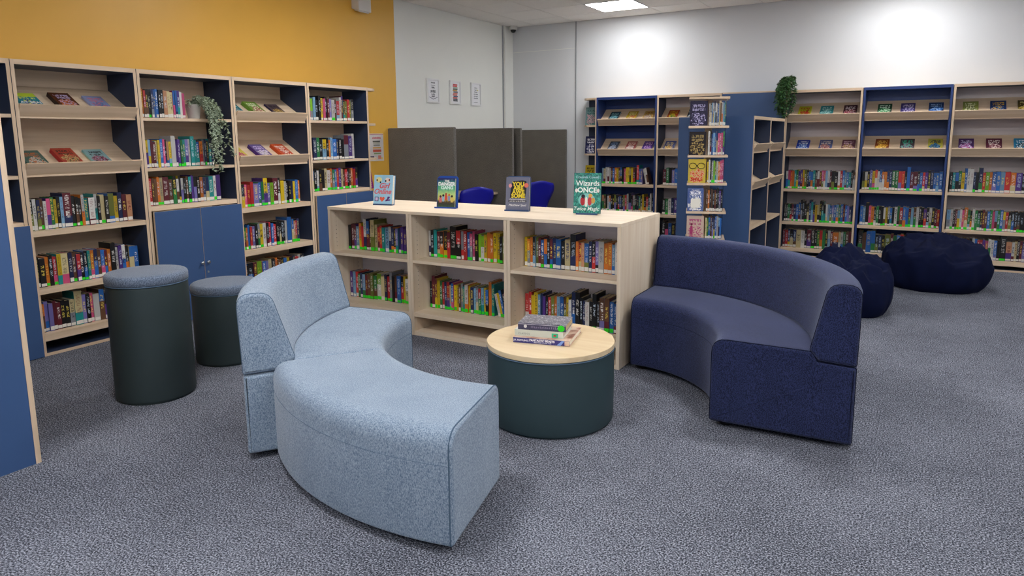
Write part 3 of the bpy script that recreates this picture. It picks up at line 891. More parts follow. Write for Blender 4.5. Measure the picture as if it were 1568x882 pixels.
for (u, zb, lst, wh) in [
        ('A', 1.548, [(-3.635, '16303f', '3f7f90', '8fc4cc', 'dark blue'), (-3.39, 'd8b81f', 'b8402a', 'f0e8a0', 'yellow'), (-3.165, 'd9a93a', 'cfc8c0', '8a4a20', 'gold and white')], 'upper ledge, navy bookcase near room corner'),
        ('A', 1.162, [(-3.64, '1b2740', 'c8ccd8', '7f9fc8', 'navy'), (-3.395, 'b3221f', 'e9e2dc', 'f0d0c0', 'red'), (-3.165, '4a2f8f', '8a5bc0', 'd8b0d8', 'purple')], 'lower ledge, navy bookcase near room corner'),
        ('B', 1.55, [(-2.845, 'b5321f', '4f8f3a', 'e8b820', 'red and gold'), (-2.59, '141a24', '5a7078', 'b9c4c8', 'black')], 'upper ledge left of the book tower'),
        ('B', 1.165, [(-2.88, '1f5fb8', 'e0a83a', 'f4e0a0', 'bright blue')], 'lower ledge left of the book tower'),
        ('C', 1.552, [(-1.30, 'd6dc2e', 'c03030', 'b02020', 'lime yellow'), (-1.07, '1f8f96', '6fb8b4', 'bfe0dc', 'teal'), (-0.83, '16141a', 'a82840', 'e8dce0', 'black and red')], 'upper ledge of ivy bookcase'),
        ('C', 1.17, [(-1.30, '1c2fb0', '4f8fe0', 'e8f0fa', 'cobalt blue'), (-1.06, '4a6fa8', 'b04a34', 'e8d8d0', 'blue and ginger'), (-0.825, '6e2f5f', 'c8a53a', 'e0b8c8', 'plum and gold')], 'lower ledge of ivy bookcase'),
        ('D', 1.556, [(-0.49, '0f2a20', '2fae5c', 'd8f0d8', 'dark green'), (-0.27, '3a2f78', '6f5fb0', 'dcd4f0', 'violet'), (-0.01, '0f2350', '3a7fd8', 'a8c8f0', 'midnight blue')], 'upper ledge above larger bean bag'),
        ('D', 1.176, [(-0.49, '7a1f1a', 'e0a030', 'f0c860', 'dark red'), (-0.25, '3a2a24', '9f8fa8', '3fc09a', 'brown and green'), (0.01, 'e6d52a', '1f7fc0', '1a2a4a', 'yellow and blue')], 'lower ledge above larger bean bag'),
        ('E', 1.556, [(0.295, '98a24a', '5a6030', 'e8e8c0', 'olive'), (0.53, '1a2f6a', '3a6fb0', 'e8b83a', 'navy and gold'), (0.76, '1a1a1f', 'd8b02a', 'f0e0a0', 'black and gold')], 'upper ledge at right edge of frame'),
        ('E', 1.176, [(0.285, '2f2a6a', 'c04a9f', 'd8d0f0', 'indigo'), (0.525, '5a1f3a', 'a8586a', 'f0e4dc', 'maroon'), (0.76, '2f9fd0', '1a2030', 'e8f4fa', 'sky blue')], 'lower ledge at right edge of frame')]:
    for i, (x, cb, ca, ct, nm_) in enumerate(lst):
        on_ledge((RX[u], RY, 0), 0, 0.29, zb, x - RX[u], cb, ca, ct, '%s book, %s from left on %s' % (nm_, ORD[i], wh), w=0.135)
for k_, zb, x, cb, ca, nm_ in ((0, 1.245, 0.12, 'c23a3a', 'e8d0c0', 'small red book on upper ledge of the free-standing blue bookcase'),
                               (0, 0.90, 0.12, '6fa850', 'e8ece0', 'green and white book on lower ledge of the free-standing blue bookcase'),
                               (1, 1.245, 0.12, '3f5fa0', 'c8d0e0', 'blue book on upper ledge, second bay of free-standing blue bookcase'),
                               (1, 0.90, 0.12, '7a5fa0', 'e0c8dc', 'lilac book on lower ledge, second bay of free-standing blue bookcase')):
    on_ledge((PX, PY0 + 0.024 + k_ * 0.765, 0), R90, 0.335, zb, x, cb, ca, 'f0f0f0', nm_)
# upright face-out books on end shelves and the tower
def upright(loc, rotz, x, y, z, w, h, t, cb, ca, ct, label, lean=0.12, k=0.9, tilt=0.0):
    mtx = Matrix.Translation(Vector(loc)) @ Matrix.Rotation(rotz, 4, 'Z') @ Matrix.Translation((x, y, z + 0.0008 + t * math.sin(lean) + abs(w * math.sin(tilt)))) @ Matrix.Rotation(-lean, 4, 'X') @ Matrix.Rotation(tilt, 4, 'Y')
    return face_book(w, t, h, mtx, cb, ca, ct, label, k=k)
EL = (-4.10, RY, 0)
upright(EL, 0, 0.055, 0.10, 1.548, 0.155, 0.235, 0.016, '5f9a9a', 'd8a8b0', '2f5f60', 'teal book face out, topmost on narrow end shelves near room corner')
upright(EL, 0, 0.055, 0.10, 1.172, 0.155, 0.23, 0.016, '1c2250', '2f3a80', 'e8e8f0', 'navy book face out, middle one on narrow end shelves near room corner')
upright(EL, 0, 0.055, 0.10, 0.795, 0.155, 0.22, 0.016, 'e6c81f', 'b89a20', '1a1a1a', 'yellow and black book face out, lowest on narrow end shelves near room corner')
upright((LX, L0Y[5] + 0.002, 0), R90, 0.05, 0.14, 0.84, 0.14, 0.2, 0.012, 'a8278f', '6a1f6a', 'e07ac0', 'magenta book leaning on rounded end shelf beside the mustard wall', 0.05, tilt=-0.14)
TL = (TWX, TWY, 0)
for z, w, h, cb, ca, ct, k, lab in [
        (TZ[1], 0.15, 0.215, '2a2440', '5a5478', 'b0a8cc', 0.7, 'dark purple book with pale beast, top level of the book tower'),
        (TZ[2], 0.145, 0.205, '1f1a28', '4a3a24', 'a8905a', 0.7, 'black and gold book face out, second level of the book tower'),
        (TZ[3], 0.15, 0.21, 'e6cf3a', 'f0b890', 'd8502a', 0.0, 'yellow book with round glasses picture, third level of the book tower'),
        (TZ[4], 0.14, 0.205, '2458b0', 'e8e4d8', 'f0f0f4', 0.9, 'bright blue and white book, fourth level of the book tower'),
        (TZ[5], 0.15, 0.205, 'e8cdb8', 'e0b8a8', 'b04a7a', 0.9, 'pale pink book with standing figure, lowest level of the book tower')]:
    b = upright(TL, TWR, -0.163, 0.012, z, w, h, 0.02, cb, ca, ct, lab, 0.05, k)
    if z == TZ[3]:
        text_mesh('title', 'SMILE', 0.042, flat('c8301f'), b, Matrix.Translation((w / 2, -0.0008, 0.03)) @ UPRIGHT, bold=0.001)
        g = MB()
        for s in (-1, 1):
            g.tube([(w / 2 + s * 0.036 + 0.031 * math.cos(a), -0.003, 0.15 + 0.025 * math.sin(a)) for a in [j * PI / 9 for j in range(18)]], 0.0028, flat('151515'), 5, True)
        g.tube([(w / 2 - 0.006, -0.003, 0.152), (w / 2 + 0.006, -0.003, 0.152)], 0.0025, flat('151515'), 5)
        g.build('glasses_print', b)
    if z == TZ[5]:
        f = MB()
        f.prism([(0.03, 0.012), (0.038, 0.012), (0.04, 0.05), (0.046, 0.012), (0.054, 0.012), (0.056, 0.07), (0.052, 0.115), (0.034, 0.115), (0.026, 0.07)], 1, -0.0012, -0.0002, flat('a83a6a'))
        f.prism([(0.043 + 0.009 * math.cos(a), 0.127 + 0.011 * math.sin(a)) for a in [j * PI / 5 for j in range(10)]], 1, -0.0012, -0.0002, flat('6a2a3a'))
        f.build('figure_print', b)
    if z == TZ[4]:
        text_mesh('title', 'DIARY', 0.024, flat('f0f0f0'), b, Matrix.Translation((w / 2, -0.0008, 0.183)) @ UPRIGHT)
        text_mesh('title', 'WIMPY KID', 0.02, flat('f0f0f0'), b, Matrix.Translation((w / 2, -0.0008, 0.148)) @ UPRIGHT)
        MB().box(0.03, 0.11, -0.001, -0.0002, 0.03, 0.11, flat('ece8dc')).build('paper_print', b)
b = LB[0]
text_mesh('title', 'AT SEA!', 0.036, flat('f0f4f8'), b, Matrix.Translation((0.065, -0.0008, 0.075)) @ UPRIGHT, bold=0.0008)
MB().box(0.002, 0.128, -0.0007, -0.0001, 0.15, 0.196, flat('c4d63a')).build('top_print', b)
b = [x for x in LB if 'yellow' in x['label']][0]
text_mesh('title', 'GiRL', 0.05, flat('b82a6a'), b, Matrix.Translation((0.065, -0.0008, 0.07)) @ UPRIGHT, bold=0.001)
# ------------------------------------------------------------------ curved sofas
def round_poly(pts, seg=5):
    """pts: (r, z, radius) counter-clockwise; returns the outline with rounded corners."""
    out = []
    n = len(pts)
    for i in range(n):
        p = Vector(pts[i][:2])
        a = Vector(pts[i - 1][:2])
        b = Vector(pts[(i + 1) % n][:2])
        rad = pts[i][2]
        if rad <= 0:
            out.append(tuple(p))
            continue
        u = (a - p).normalized()
        v = (b - p).normalized()
        ang = u.angle(v)
        tl = min(rad / math.tan(ang / 2), (a - p).length * 0.49, (b - p).length * 0.49)
        s, e = p + u * tl, p + v * tl
        for k in range(seg + 1):
            t = k / seg
            out.append(tuple((1 - t) ** 2 * s + 2 * t * (1 - t) * p + t * t * e))
    return out

def sweep(outline, a0, a1, m, n=36, soft=0.014):
    """Sweep an outline in (radius, height) round the z axis, softening both ends."""
    mb = MB()
    c = Vector((sum(p[0] for p in outline) / len(outline), sum(p[1] for p in outline) / len(outline)))
    steps = [(a0, soft)]
    rm = c[0]
    for k in range(1, 4):
        f = k / 3
        steps.append((a0 + soft * (1 - math.cos(f * PI / 2)) / rm, soft * (1 - math.sin(f * PI / 2))))
    lo, hi = a0 + soft / rm, a1 - soft / rm
    for k in range(1, n):
        steps.append((lo + (hi - lo) * k / n, 0))
    for k in range(3, 0, -1):
        f = k / 3
        steps.append((a1 - soft * (1 - math.cos(f * PI / 2)) / rm, soft * (1 - math.sin(f * PI / 2))))
    steps.append((a1, soft))
    L = len(outline)
    for a, ins in steps:
        for i in range(L):
            p = Vector(outline[i])
            if ins > 0:
                t = Vector(outline[(i + 1) % L]) - Vector(outline[i - 1])
                nrm = Vector((-t.y, t.x))
                nrm = nrm.normalized() if nrm.length > 1e-9 else Vector((0, 0))
                p = p + nrm * ins
            mb.v.append((p.x * math.cos(a), p.x * math.sin(a), p.y))
    K = len(steps)
    for k in range(K - 1):
        for i in range(L):
            j = (i + 1) % L
            mb.face((k * L + i, k * L + j, (k + 1) * L + j, (k + 1) * L + i), m)
    mb.face(tuple(range(L)), m)
    mb.face(tuple(range((K - 1) * L, K * L))[::-1], m)
    return mb

def end_seam(outline, a, inset=0.0, r=0.0028, m='seam_light', off=0.002):
    L = len(outline)
    pts = []
    for i in range(L):
        p = Vector(outline[i])
        t = Vector(outline[(i + 1) % L]) - Vector(outline[i - 1])
        nrm = Vector((-t.y, t.x)).normalized() if t.length > 1e-9 else Vector((0, 0))
        p = p + nrm * inset
        pts.append((p.x * math.cos(a) , p.x * math.sin(a), p.y))
    return MB().tube(pts, r, m, 5, True)

def arc_seam(r, z, a0, a1, m, rr=0.0022, n=40):
    return MB().tube([(r * math.cos(a0 + (a1 - a0) * k / n), r * math.sin(a0 + (a1 - a0) * k / n), z) for k in range(n + 1)], rr, m, 5)

def sofa(label, loc, r1, r2, a0, a1, fab, seam, back=None, rs=None, seat_z=0.44, group=None, name='curved_sofa', ends=(True, True)):
    t = thing(name, label, 'sofa', loc, 0, group)
    A0, A1 = math.radians(a0), math.radians(a1)
    if back:
        o1 = round_poly([(r1, 0.028, 0.015), (r2, 0.028, 0.015), (r2, 0.385, 0.008), (rs + 0.035, 0.392, 0.01), (rs + 0.01, seat_z - 0.004, 0.02), (r1, seat_z, 0.07)])
    else:
        o1 = round_poly([(r1, 0.028, 0.015), (r2, 0.028, 0.015), (r2 , seat_z, 0.075), (r1, seat_z, 0.06)])
    sweep(o1, A0, A1, fab).build('seat', t, 50)
    if ends[0]:
        end_seam(o1, A0 + 0.012 / r2, 0.001, m=seam).build('piping', t, 60)
    if ends[1]:
        end_seam(o1, A1 - 0.012 / r2, 0.001, m=seam).build('piping', t, 60)
    arc_seam(r1 + 0.0002, seat_z - 0.115, A0 + 0.02, A1 - 0.02, seam, 0.0011).build('stitch_line', t, 60)
    if back:
        rt0, rt1, zt = back
        o2 = round_poly([(rs + 0.04, 0.397, 0.012), (r2, 0.391, 0.012), (rt1, zt, 0.06), (rt0, zt - 0.003, 0.065), (rs, seat_z + 0.002, 0.02)])
        sweep(o2, A0, A1, fab).build('backrest', t, 50)
        end_seam(o2, A0 + 0.012 / r2, 0.001, m=seam).build('piping', t, 60)
        end_seam(o2, A1 - 0.012 / r2, 0.001, m=seam).build('piping', t, 60)
    else:
        arc_seam(r2 - 0.0002, seat_z - 0.12, A0 + 0.02, A1 - 0.02, seam, 0.0011).build('stitch_line', t, 60)
    for aa in (A0 + 0.09, A1 - 0.09):
        for r in (r1 + 0.07, r2 - 0.07):
            MB().lathe([(0.026, 0.0), (0.026, 0.012), (0.014, 0.014), (0.014, 0.03)], 'black_plastic', 16, r * math.cos(aa), r * math.sin(aa)).build('foot', t, 40)
    return t

LC = (-1.62, 3.065, 0)
sofa('pale blue curved bench seat without a back, closest to the camera', LC, 0.82, 1.335, -126.75, -76.0, 'light_fab', 'seam_light', ends=(False, True), group='pale blue curved seating')
sofa('pale blue curved seat with backrest, beside the two green stools', LC, 0.82, 1.455, -174.0, -127.0, 'light_fab', 'seam_light', back=(1.325, 1.465, 0.748), rs=1.235, ends=(True, False), group='pale blue curved seating')
sofa('indigo curved sofa with wrap-round backrest against the low bookcase end', (-1.47, 3.265, 0), 0.62, 1.25, 1.5, 92.5, 'dark_fab', 'seam_dark', back=(1.12, 1.255, 0.755), rs=1.055)

# ------------------------------------------------------------------ stools and table
def stool(label, x, y, r, h):
    t = thing('stool', label, 'stool', (x, y, 0), 0, 'green drum stools')
    MB().lathe([(r - 0.012, 0.0), (r - 0.012, 0.012), (r - 0.003, 0.014), (r, 0.024), (r, h - 0.066), (r - 0.006, h - 0.058)], 'vinyl', 64).build('body', t, 35)
    MB().lathe([(r - 0.008, h - 0.0575), (r + 0.003, h - 0.05), (r + 0.004, h - 0.018), (r, h - 0.008), (r - 0.008, h - 0.002), (r - 0.02, h), (r * 0.6, h + 0.002), (0.002, h + 0.003)], 'cushion', 64).build('cushion', t, 70)
    MB().tube([((r + 0.001) * math.cos(a), (r + 0.001) * math.sin(a), h - 0.057) for a in [k * PI / 32 for k in range(64)]], 0.003, 'seam_light', 5, True).build('piping', t, 60)
    return t
stool('tall dark green drum stool with slate blue cushion beside the oak-backed bookcase', -3.647, 2.212, 0.203, 0.697)
stool('short dark green drum stool before the blue cupboard doors', -3.831, 2.831, 0.2, 0.508)
TX, TY, TR, TH_ = -1.585, 3.02, 0.316, 0.4
t = thing('round_table', 'round drum table with beech top carrying three stacked books', 'table', (TX, TY, 0))
MB().lathe([(TR - 0.018, 0.0), (TR - 0.018, 0.01), (TR - 0.004, 0.012), (TR, 0.024), (TR + 0.002, 0.2), (TR, TH_ - 0.034), (TR - 0.006, TH_ - 0.026)], 'vinyl2', 72).build('body', t, 35)
MB().lathe([(TR + 0.001, TH_ - 0.0255), (TR + 0.003, TH_ - 0.024), (TR + 0.003, TH_ - 0.0015), (TR + 0.0015, TH_)], 'beech', 96).build('table_top', t, 35)
MB().tube([(TR * math.cos(a) * 1.005, TR * math.sin(a) * 1.005, TH_ - 0.031) for a in [k * PI / 36 for k in range(72)]], 0.003, 'seam_light', 5, True).build('piping', t, 60)

# three books stacked on the table: spine faces the camera side (local -y)
def flat_book(label, loc, rz, L, D, T, spine, top, k=0.0, inner='pages_white'):
    b = thing('book', label, 'book', loc, rz, 'stacked books on the round table')
    mb = MB()
    mb.box(-L / 2, L / 2, 0.0, D, T - 0.0025, T, top, mf=spine)
    mb.box(-L / 2, L / 2, 0.0, D, 0.0, 0.0025, top, mf=spine)
    mb.box(-L / 2, L / 2, 0.0, 0.003, 0.00255, T - 0.00255, spine)
    mb.build('cover', b)
    MB().box(-L / 2 + 0.003, L / 2 - 0.003, 0.0031, D - 0.004, 0.0027, T - 0.0027, inner).build('page_block', b)
    return b
silver = NT('silver_filigree_cover')
set_bsdf(silver.b, 0.35, 0.5, 0.3)
tcn = silver.n('ShaderNodeTexCoord')
vn = silver.n('ShaderNodeTexNoise', i_Scale=38.0, i_Detail=2.0, i_Distortion=2.5)
silver.l(tcn.outputs['Object'], vn.inputs['Vector'])
silver.l(silver.ramp(vn.outputs[0], [(0.38, hx('#77747c')), (0.55, hx('#918f98')), (0.62, hx('#d8d6dc'))]), silver.b.inputs['Base Color'])
peach = NT('peach_sketch_cover')
set_bsdf(peach.b, 0.4, 0.4)
tcn = peach.n('ShaderNodeTexCoord')
vn = peach.n('ShaderNodeTexNoise', i_Scale=22.0, i_Detail=3.0)
peach.l(tcn.outputs['Object'], vn.inputs['Vector'])
peach.l(peach.ramp(vn.outputs[0], [(0.36, hx('#9c6a58')), (0.46, hx('#cfa48e')), (0.58, hx('#dcc3ae'))]), peach.b.inputs['Base Color'])
SA = math.radians(13)
indigo = flat('3c3a7c')
b1 = flat_book('large indigo book with white spine lettering, bottom of the table stack', (-1.58, 2.91, TH_ + 0.0005), SA, 0.285, 0.27, 0.026, indigo, peach.m)
text_mesh('spine_title', 'J.K. ROWLING', 0.0115, flat('e8e6f0'), b1, Matrix.Translation((-0.103, -0.0006, 0.013)) @ UPRIGHT, bold=0.0003)
text_mesh('spine_title', 'FANTASTIC BEASTS', 0.0145, flat('f0eef4'), b1, Matrix.Translation((0.005, -0.0006, 0.0165)) @ UPRIGHT, bold=0.0005)
text_mesh('spine_title', 'AND WHERE TO FIND THEM', 0.0068, flat('e0def0'), b1, Matrix.Translation((0.008, -0.0006, 0.0062)) @ UPRIGHT, bold=0.0001)
MB().box(-0.0615, -0.0605, -0.0007, -0.0001, 0.006, 0.02, flat('e8e6f0')).build('spine_rule', b1)
q = MB()
q.prism([(0.078, 0.0005), (0.098, 0.0005), (0.118, 0.0255), (0.105, 0.0255)], 1, -0.0007, -0.0001, flat('7f9fe0'))
q.build('spine_flash', b1)
MB().box(0.118, 0.1422, -0.0008, -0.0001, 0.001, 0.025, peach.m).build('spine_picture', b1)
b2 = flat_book('white paperback, middle of the table stack', (-1.606, 2.934, TH_ + 0.0272), SA + 0.01, 0.246, 0.2, 0.032, flat('cfd2c4'), flat('e4e4dc'))
text_mesh('spine_title', 'CLASSICS', 0.0125, flat('7f8680'), b2, Matrix.Translation((-0.075, -0.0006, 0.012)) @ UPRIGHT, spacing=1.15)
MB().box(0.066, 0.098, -0.0008, -0.0001, 0.002, 0.024, flat('3fbf8f')).build('spine_sticker', b2)
MB().box(0.075, 0.088, -0.0012, -0.0009, 0.008, 0.017, flat('b04a3a')).build('sticker_mark', b2)
b3 = flat_book('silver patterned hardback with round green spine sticker, top of the table stack', (-1.592, 2.94, TH_ + 0.0600), SA + 0.03, 0.242, 0.176, 0.033, flat('45435c'), silver.m, inner='pages')
rl = random.Random(21)
mk = MB()
xx = -0.055
while xx < 0.078:
    lw = rl.uniform(0.003, 0.006)
    mk.box(xx, xx + lw, -0.0007, -0.0001, 0.0105, 0.0105 + rl.uniform(0.007, 0.012), flat('7d7690'))
    if rl.random() < 0.5:
        mk.box(xx + lw, xx + lw + 0.004, -0.0007, -0.0001, 0.0105, 0.0125, flat('7d7690'))
    xx += lw + rl.uniform(0.004, 0.006)
mk.build('spine_lettering', b3)
MB().prism([(0.097 + 0.0175 * math.cos(a), 0.0165 + 0.0155 * math.sin(a)) for a in [k * PI / 10 for k in range(20)]], 1, -0.001, -0.0001, 'lab_g').build('spine_sticker', b3)
MB().box(-0.12, 0.12, -0.0007, -0.0001, 0.027, 0.0292, flat('c9c6d4')).build('spine_rule', b3)
MB().prism([(-0.083 + 0.008 * math.cos(a), 0.017 + 0.008 * math.sin(a)) for a in [k * PI / 8 for k in range(16)]], 1, -0.0008, -0.0001, flat('d8d8d8')).build('spine_emblem', b3)

# ------------------------------------------------------------------ four displayed books on stands
TOPZ = 0.8925
def stand(label, x, y, rz, w, h, m, lean, rad=0.016):
    t = thing('book_stand', label, 'stand', (x, y, TOPZ), rz, 'blue plastic book stands')
    pl = round_poly([(-w / 2, 0.004, 0.003), (w / 2, 0.004, 0.003), (w / 2, h, rad), (-w / 2, h, rad)])
    o = MB().prism(pl, 1, 0.0, 0.004, m).build('back_plate', t, 30, (0, 0.028, 0))
    o.rotation_euler = (-lean, 0, 0)
    MB().box(-w / 2, w / 2, -0.008, 0.033, 0.0002, 0.004, m).build('foot', t)
    MB().box(-w / 2, w / 2, -0.0115, -0.0082, 0.0002, 0.011, m).build('lip', t)
    lg = MB().prism([(0.036, 0.004), (0.105, 0.004), (0.105, 0.0002), (0.036, 0.0002)], 0, -0.03, 0.03, m)
    lg.prism([(0.045 + math.sin(lean) * h * 0.55, h * 0.5), (0.05 + math.sin(lean) * h * 0.55, h * 0.5), (0.105, 0.0045), (0.1, 0.0045)], 0, -0.03, 0.03, m)
    lg.build('prop_leg', t)
    return t
def shown(label, x, y, rz, w, h, t, lean, cb, edge, m=None):
    mtx = Matrix.Translation((x, y, TOPZ + 0.0045 + t * math.sin(lean))) @ Matrix.Rotation(rz, 4, 'Z') @ Matrix.Translation((-w / 2, 0.027 - t, 0.0)) @ Matrix.Rotation(-lean, 4, 'X')
    b = front_cover(w, t, h, m or flat(cb, 0.35), flat(edge, 0.4)).build('book')
    b.matrix_world = mtx
    MB().box(CT + 0.0001, w - 0.004, CT + 0.0001, t - CT - 0.0001, 0.002, h - 0.003, 'pages_white').build('page_block', b)
    return tag(b, label, 'book', 'books displayed on the low bookcase top')
def T_(b, body, x, z, size, c, **kw):
    text_mesh('cover_lettering', body, size, flat(c), b, Matrix.Translation((x, -0.0007, z)) @ UPRIGHT, **kw)
def disc(b, name, x, z, rx, rz, c, n=14, y=-0.0008):
    MB().prism([(x + rx * math.cos(j * 2 * PI / n), z + rz * math.sin(j * 2 * PI / n)) for j in range(n)], 1, y, y + 0.0006, flat(c)).build(name, b)

A = dict(x=-3.60, y=4.10, rz=math.radians(9))
stand('blue stand holding the pale blue book, leftmost on the low bookcase top', A['x'], A['y'], A['rz'], 0.165, 0.2, 'stand_navy', 0.16)
b = shown('pale blue book with coral script lettering on its stand', A['x'], A['y'], A['rz'], 0.165, 0.222, 0.034, 0.16, '9fd0ec', '7fb8e0')
T_(b, 'Girl', 0.088, 0.138, 0.056, 'e0606a', shear=0.35, bold=0.0012)
T_(b, 'Online', 0.076, 0.094, 0.056, 'e0606a', shear=0.35, bold=0.0012)
disc(b, 'flower_print', 0.042, 0.184, 0.026, 0.022, 'e6dfa0', 9)
disc(b, 'flower_print', 0.118, 0.182, 0.022, 0.02, 'ecd8d0', 9)
disc(b, 'eye_print', 0.026, 0.182, 0.006, 0.008, '2a2a30', 10, -0.0016)
disc(b, 'eye_print', 0.056, 0.166, 0.006, 0.007, '2a2a30', 10, -0.0016)
disc(b, 'eye_print', 0.103, 0.176, 0.006, 0.008, '2a2a30', 10, -0.0016)
disc(b, 'eye_print', 0.134, 0.184, 0.006, 0.008, '7a2a20', 10, -0.0016)
MB().box(0.012, 0.046, -0.0008, -0.0002, 0.02, 0.054, flat('3a3f7a')).build('frame_print', b)
MB().box(0.018, 0.04, -0.0014, -0.0009, 0.025, 0.049, flat('cfc0e4')).build('frame_print', b)
hp = [(0.078 + 0.0014 * 16 * math.sin(a) ** 3, 0.038 + 0.0014 * (13 * math.cos(a) - 5 * math.cos(2 * a) - 2 * math.cos(3 * a) - math.cos(4 * a))) for a in [k * PI / 12 for k in range(24)]]
MB().prism(hp, 1, -0.0012, -0.0002, flat('e0604a')).build('heart_print', b)
MB().prism([(0.108, 0.02), (0.15, 0.028), (0.15, 0.036), (0.132, 0.036), (0.146, 0.05), (0.142, 0.058), (0.126, 0.056), (0.122, 0.04), (0.108, 0.03)], 1, -0.0012, -0.0002, flat('5a2f7a')).build('shoe_print', b)

B = dict(x=-3.02, y=4.115, rz=math.radians(12))
stand('bright blue rounded stand framing the green comic-style book', B['x'], B['y'], B['rz'], 0.168, 0.233, 'stand_blue', 0.13, 0.03)
green_cover = NT('green_burst_cover')
set_bsdf(green_cover.b, 0.35, 0.5)
uvn = green_cover.n('ShaderNodeUVMap', uv_map='uv')
sxn = green_cover.n('ShaderNodeSeparateXYZ')
green_cover.l(uvn.outputs[0], sxn.inputs[0])
nzn = green_cover.n('ShaderNodeTexNoise', i_Scale=9.0, i_Detail=3.0)
green_cover.l(uvn.outputs[0], nzn.inputs['Vector'])
vv = green_cover.math('ADD', sxn.outputs[1], green_cover.math('MULTIPLY', green_cover.math('SUBTRACT', nzn.outputs[0], 0.5), 0.22))
green_cover.l(green_cover.ramp(vv, [(0.02, hx('#3f5a3a')), (0.12, hx('#3a3a34')), (0.2, hx('#5a4a2f')), (0.26, hx('#d8c85a')), (0.45, hx('#b8d88a')), (0.62, hx('#5fb88a')), (0.84, hx('#3f9a86')), (0.95, hx('#2a2f6a'))]), green_cover.b.inputs['Base Color'])
b = shown('green adventure book with white block lettering, on the bright blue rounded stand', B['x'] + 0.0, B['y'], B['rz'], 0.138, 0.212, 0.02, 0.13, '5fb88a', '2a5a4a', green_cover.m)
T_(b, 'THE', 0.072, 0.19, 0.02, 'f0f4f4', bold=0.0008)
T_(b, 'DANGER', 0.07, 0.168, 0.034, 'eef2f6', bold=0.0015, spacing=0.95)
T_(b, 'GANG', 0.074, 0.142, 0.034, 'd8f4ec', bold=0.0015, spacing=0.95)
for i_, (px, pz, hc, bc) in enumerate([(0.024, 0.078, '5a2f3a', 'c86a78'), (0.046, 0.086, '2a2530', '8fb0c8'), (0.068, 0.096, 'b0523a', 'd84a3f'), (0.092, 0.09, 'c07a3a', '8a8fb8'), (0.114, 0.08, '2a2520', 'd8c06a')]):
    MB().prism([(px - 0.008, pz - 0.044), (px + 0.008, pz - 0.044), (px + 0.010, pz - 0.008), (px - 0.010, pz - 0.008)], 1, -0.001, -0.0002, flat(bc)).build('crowd_print', b)
    disc(b, 'crowd_print', px, pz, 0.0085, 0.009, hc, 10, -0.0012)

Cc = dict(x=-2.455, y=4.175, rz=math.radians(12))
stand('slate blue stand behind the grey book with yellow lettering', Cc['x'], Cc['y'], Cc['rz'], 0.176, 0.24, 'stand_navy', 0.12, 0.022)
b = shown('grey book with big yellow block lettering on its stand', Cc['x'], Cc['y'], Cc['rz'], 0.17, 0.228, 0.022, 0.12, '71748a', '5a5f78')
MB().prism([(0.03, 0.085), (0.14, 0.082), (0.146, 0.12), (0.15, 0.17), (0.146, 0.202), (0.12, 0.206), (0.05, 0.2), (0.036, 0.17)], 1, -0.0007, -0.0001, flat('23242c')).build('lettering_ground', b)
disc(b, 'spot_print', 0.147, 0.172, 0.016, 0.016, 'e0705f', 14, -0.0013)
disc(b, 'spot_print', 0.031, 0.168, 0.012, 0.014, 'e09a98', 12, -0.0013)
for body, z in (('YOU', 0.178), ('ARE', 0.151), ('AWE', 0.124), ('SOME', 0.097)):
    text_mesh('cover_lettering', body, 0.04 if body != 'SOME' else 0.039, flat('e8d23a'), b, Matrix.Translation((0.09, -0.0016, z)) @ UPRIGHT, bold=0.0016)
MB().box(0.02, 0.15, -0.0008, -0.0002, 0.0555, 0.0685, flat('2a2b33')).build('strap_ground', b)
text_mesh('cover_lettering', 'Find your confidence', 0.0135, flat('e8e8ec'), b, Matrix.Translation((0.085, -0.0012, 0.0735)) @ UPRIGHT, shear=0.2)
text_mesh('cover_lettering', 'and dare to be brilliant', 0.0125, flat('e8e8ec'), b, Matrix.Translation((0.085, -0.0012, 0.0615)) @ UPRIGHT, shear=0.2)
text_mesh('cover_lettering', 'Matthew Syed', 0.022, flat('f0f0f2'), b, Matrix.Translation((0.085, -0.0012, 0.034)) @ UPRIGHT, shear=0.3)

D_ = dict(x=-1.935, y=4.195, rz=math.radians(14))
stand('dark teal-shaded blue stand hidden behind the wizard book', D_['x'], D_['y'], D_['rz'], 0.14, 0.2, 'stand_navy', 0.12)
teal_c = NT('teal_swirl_cover')
set_bsdf(teal_c.b, 0.3, 0.5)
uvn = teal_c.n('ShaderNodeUVMap', uv_map='uv')
nzn = teal_c.n('ShaderNodeTexNoise', i_Scale=9.0, i_Detail=4.0, i_Distortion=2.0)
teal_c.l(uvn.outputs[0], nzn.inputs['Vector'])
teal_c.l(teal_c.ramp(nzn.outputs[0], [(0.34, hx('#0f4a4a')), (0.5, hx('#1c8478')), (0.66, hx('#4fb8a0'))]), teal_c.b.inputs['Base Color'])
b = shown('teal hardback with white hand-drawn lettering, rightmost on the low bookcase top', D_['x'], D_['y'], D_['rz'], 0.178, 0.265, 0.03, 0.12, '1f7f78', '15605c', teal_c.m)
T_(b, 'Cressida Cowell', 0.089, 0.237, 0.023, '9fc8d0', bold=0.0004)
T_(b, 'Wizards', 0.092, 0.196, 0.046, 'e8f4f0', bold=0.0008)
T_(b, 'of', 0.089, 0.173, 0.018, 'e8f4f0')
T_(b, 'ONCE', 0.089, 0.152, 0.046, 'f0f8f4', bold=0.001)
T_(b, 'Twice Magic', 0.085, 0.03, 0.034, 'e0ece8', shear=0.2, bold=0.0004)
disc(b, 'halo_print', 0.088, 0.088, 0.056, 0.044, '7fc4c0', 20)
disc(b, 'spark_print', 0.018, 0.15, 0.009, 0.014, 'e8e0dc', 8)
disc(b, 'spark_print', 0.162, 0.15, 0.009, 0.014, 'e8e0dc', 8)
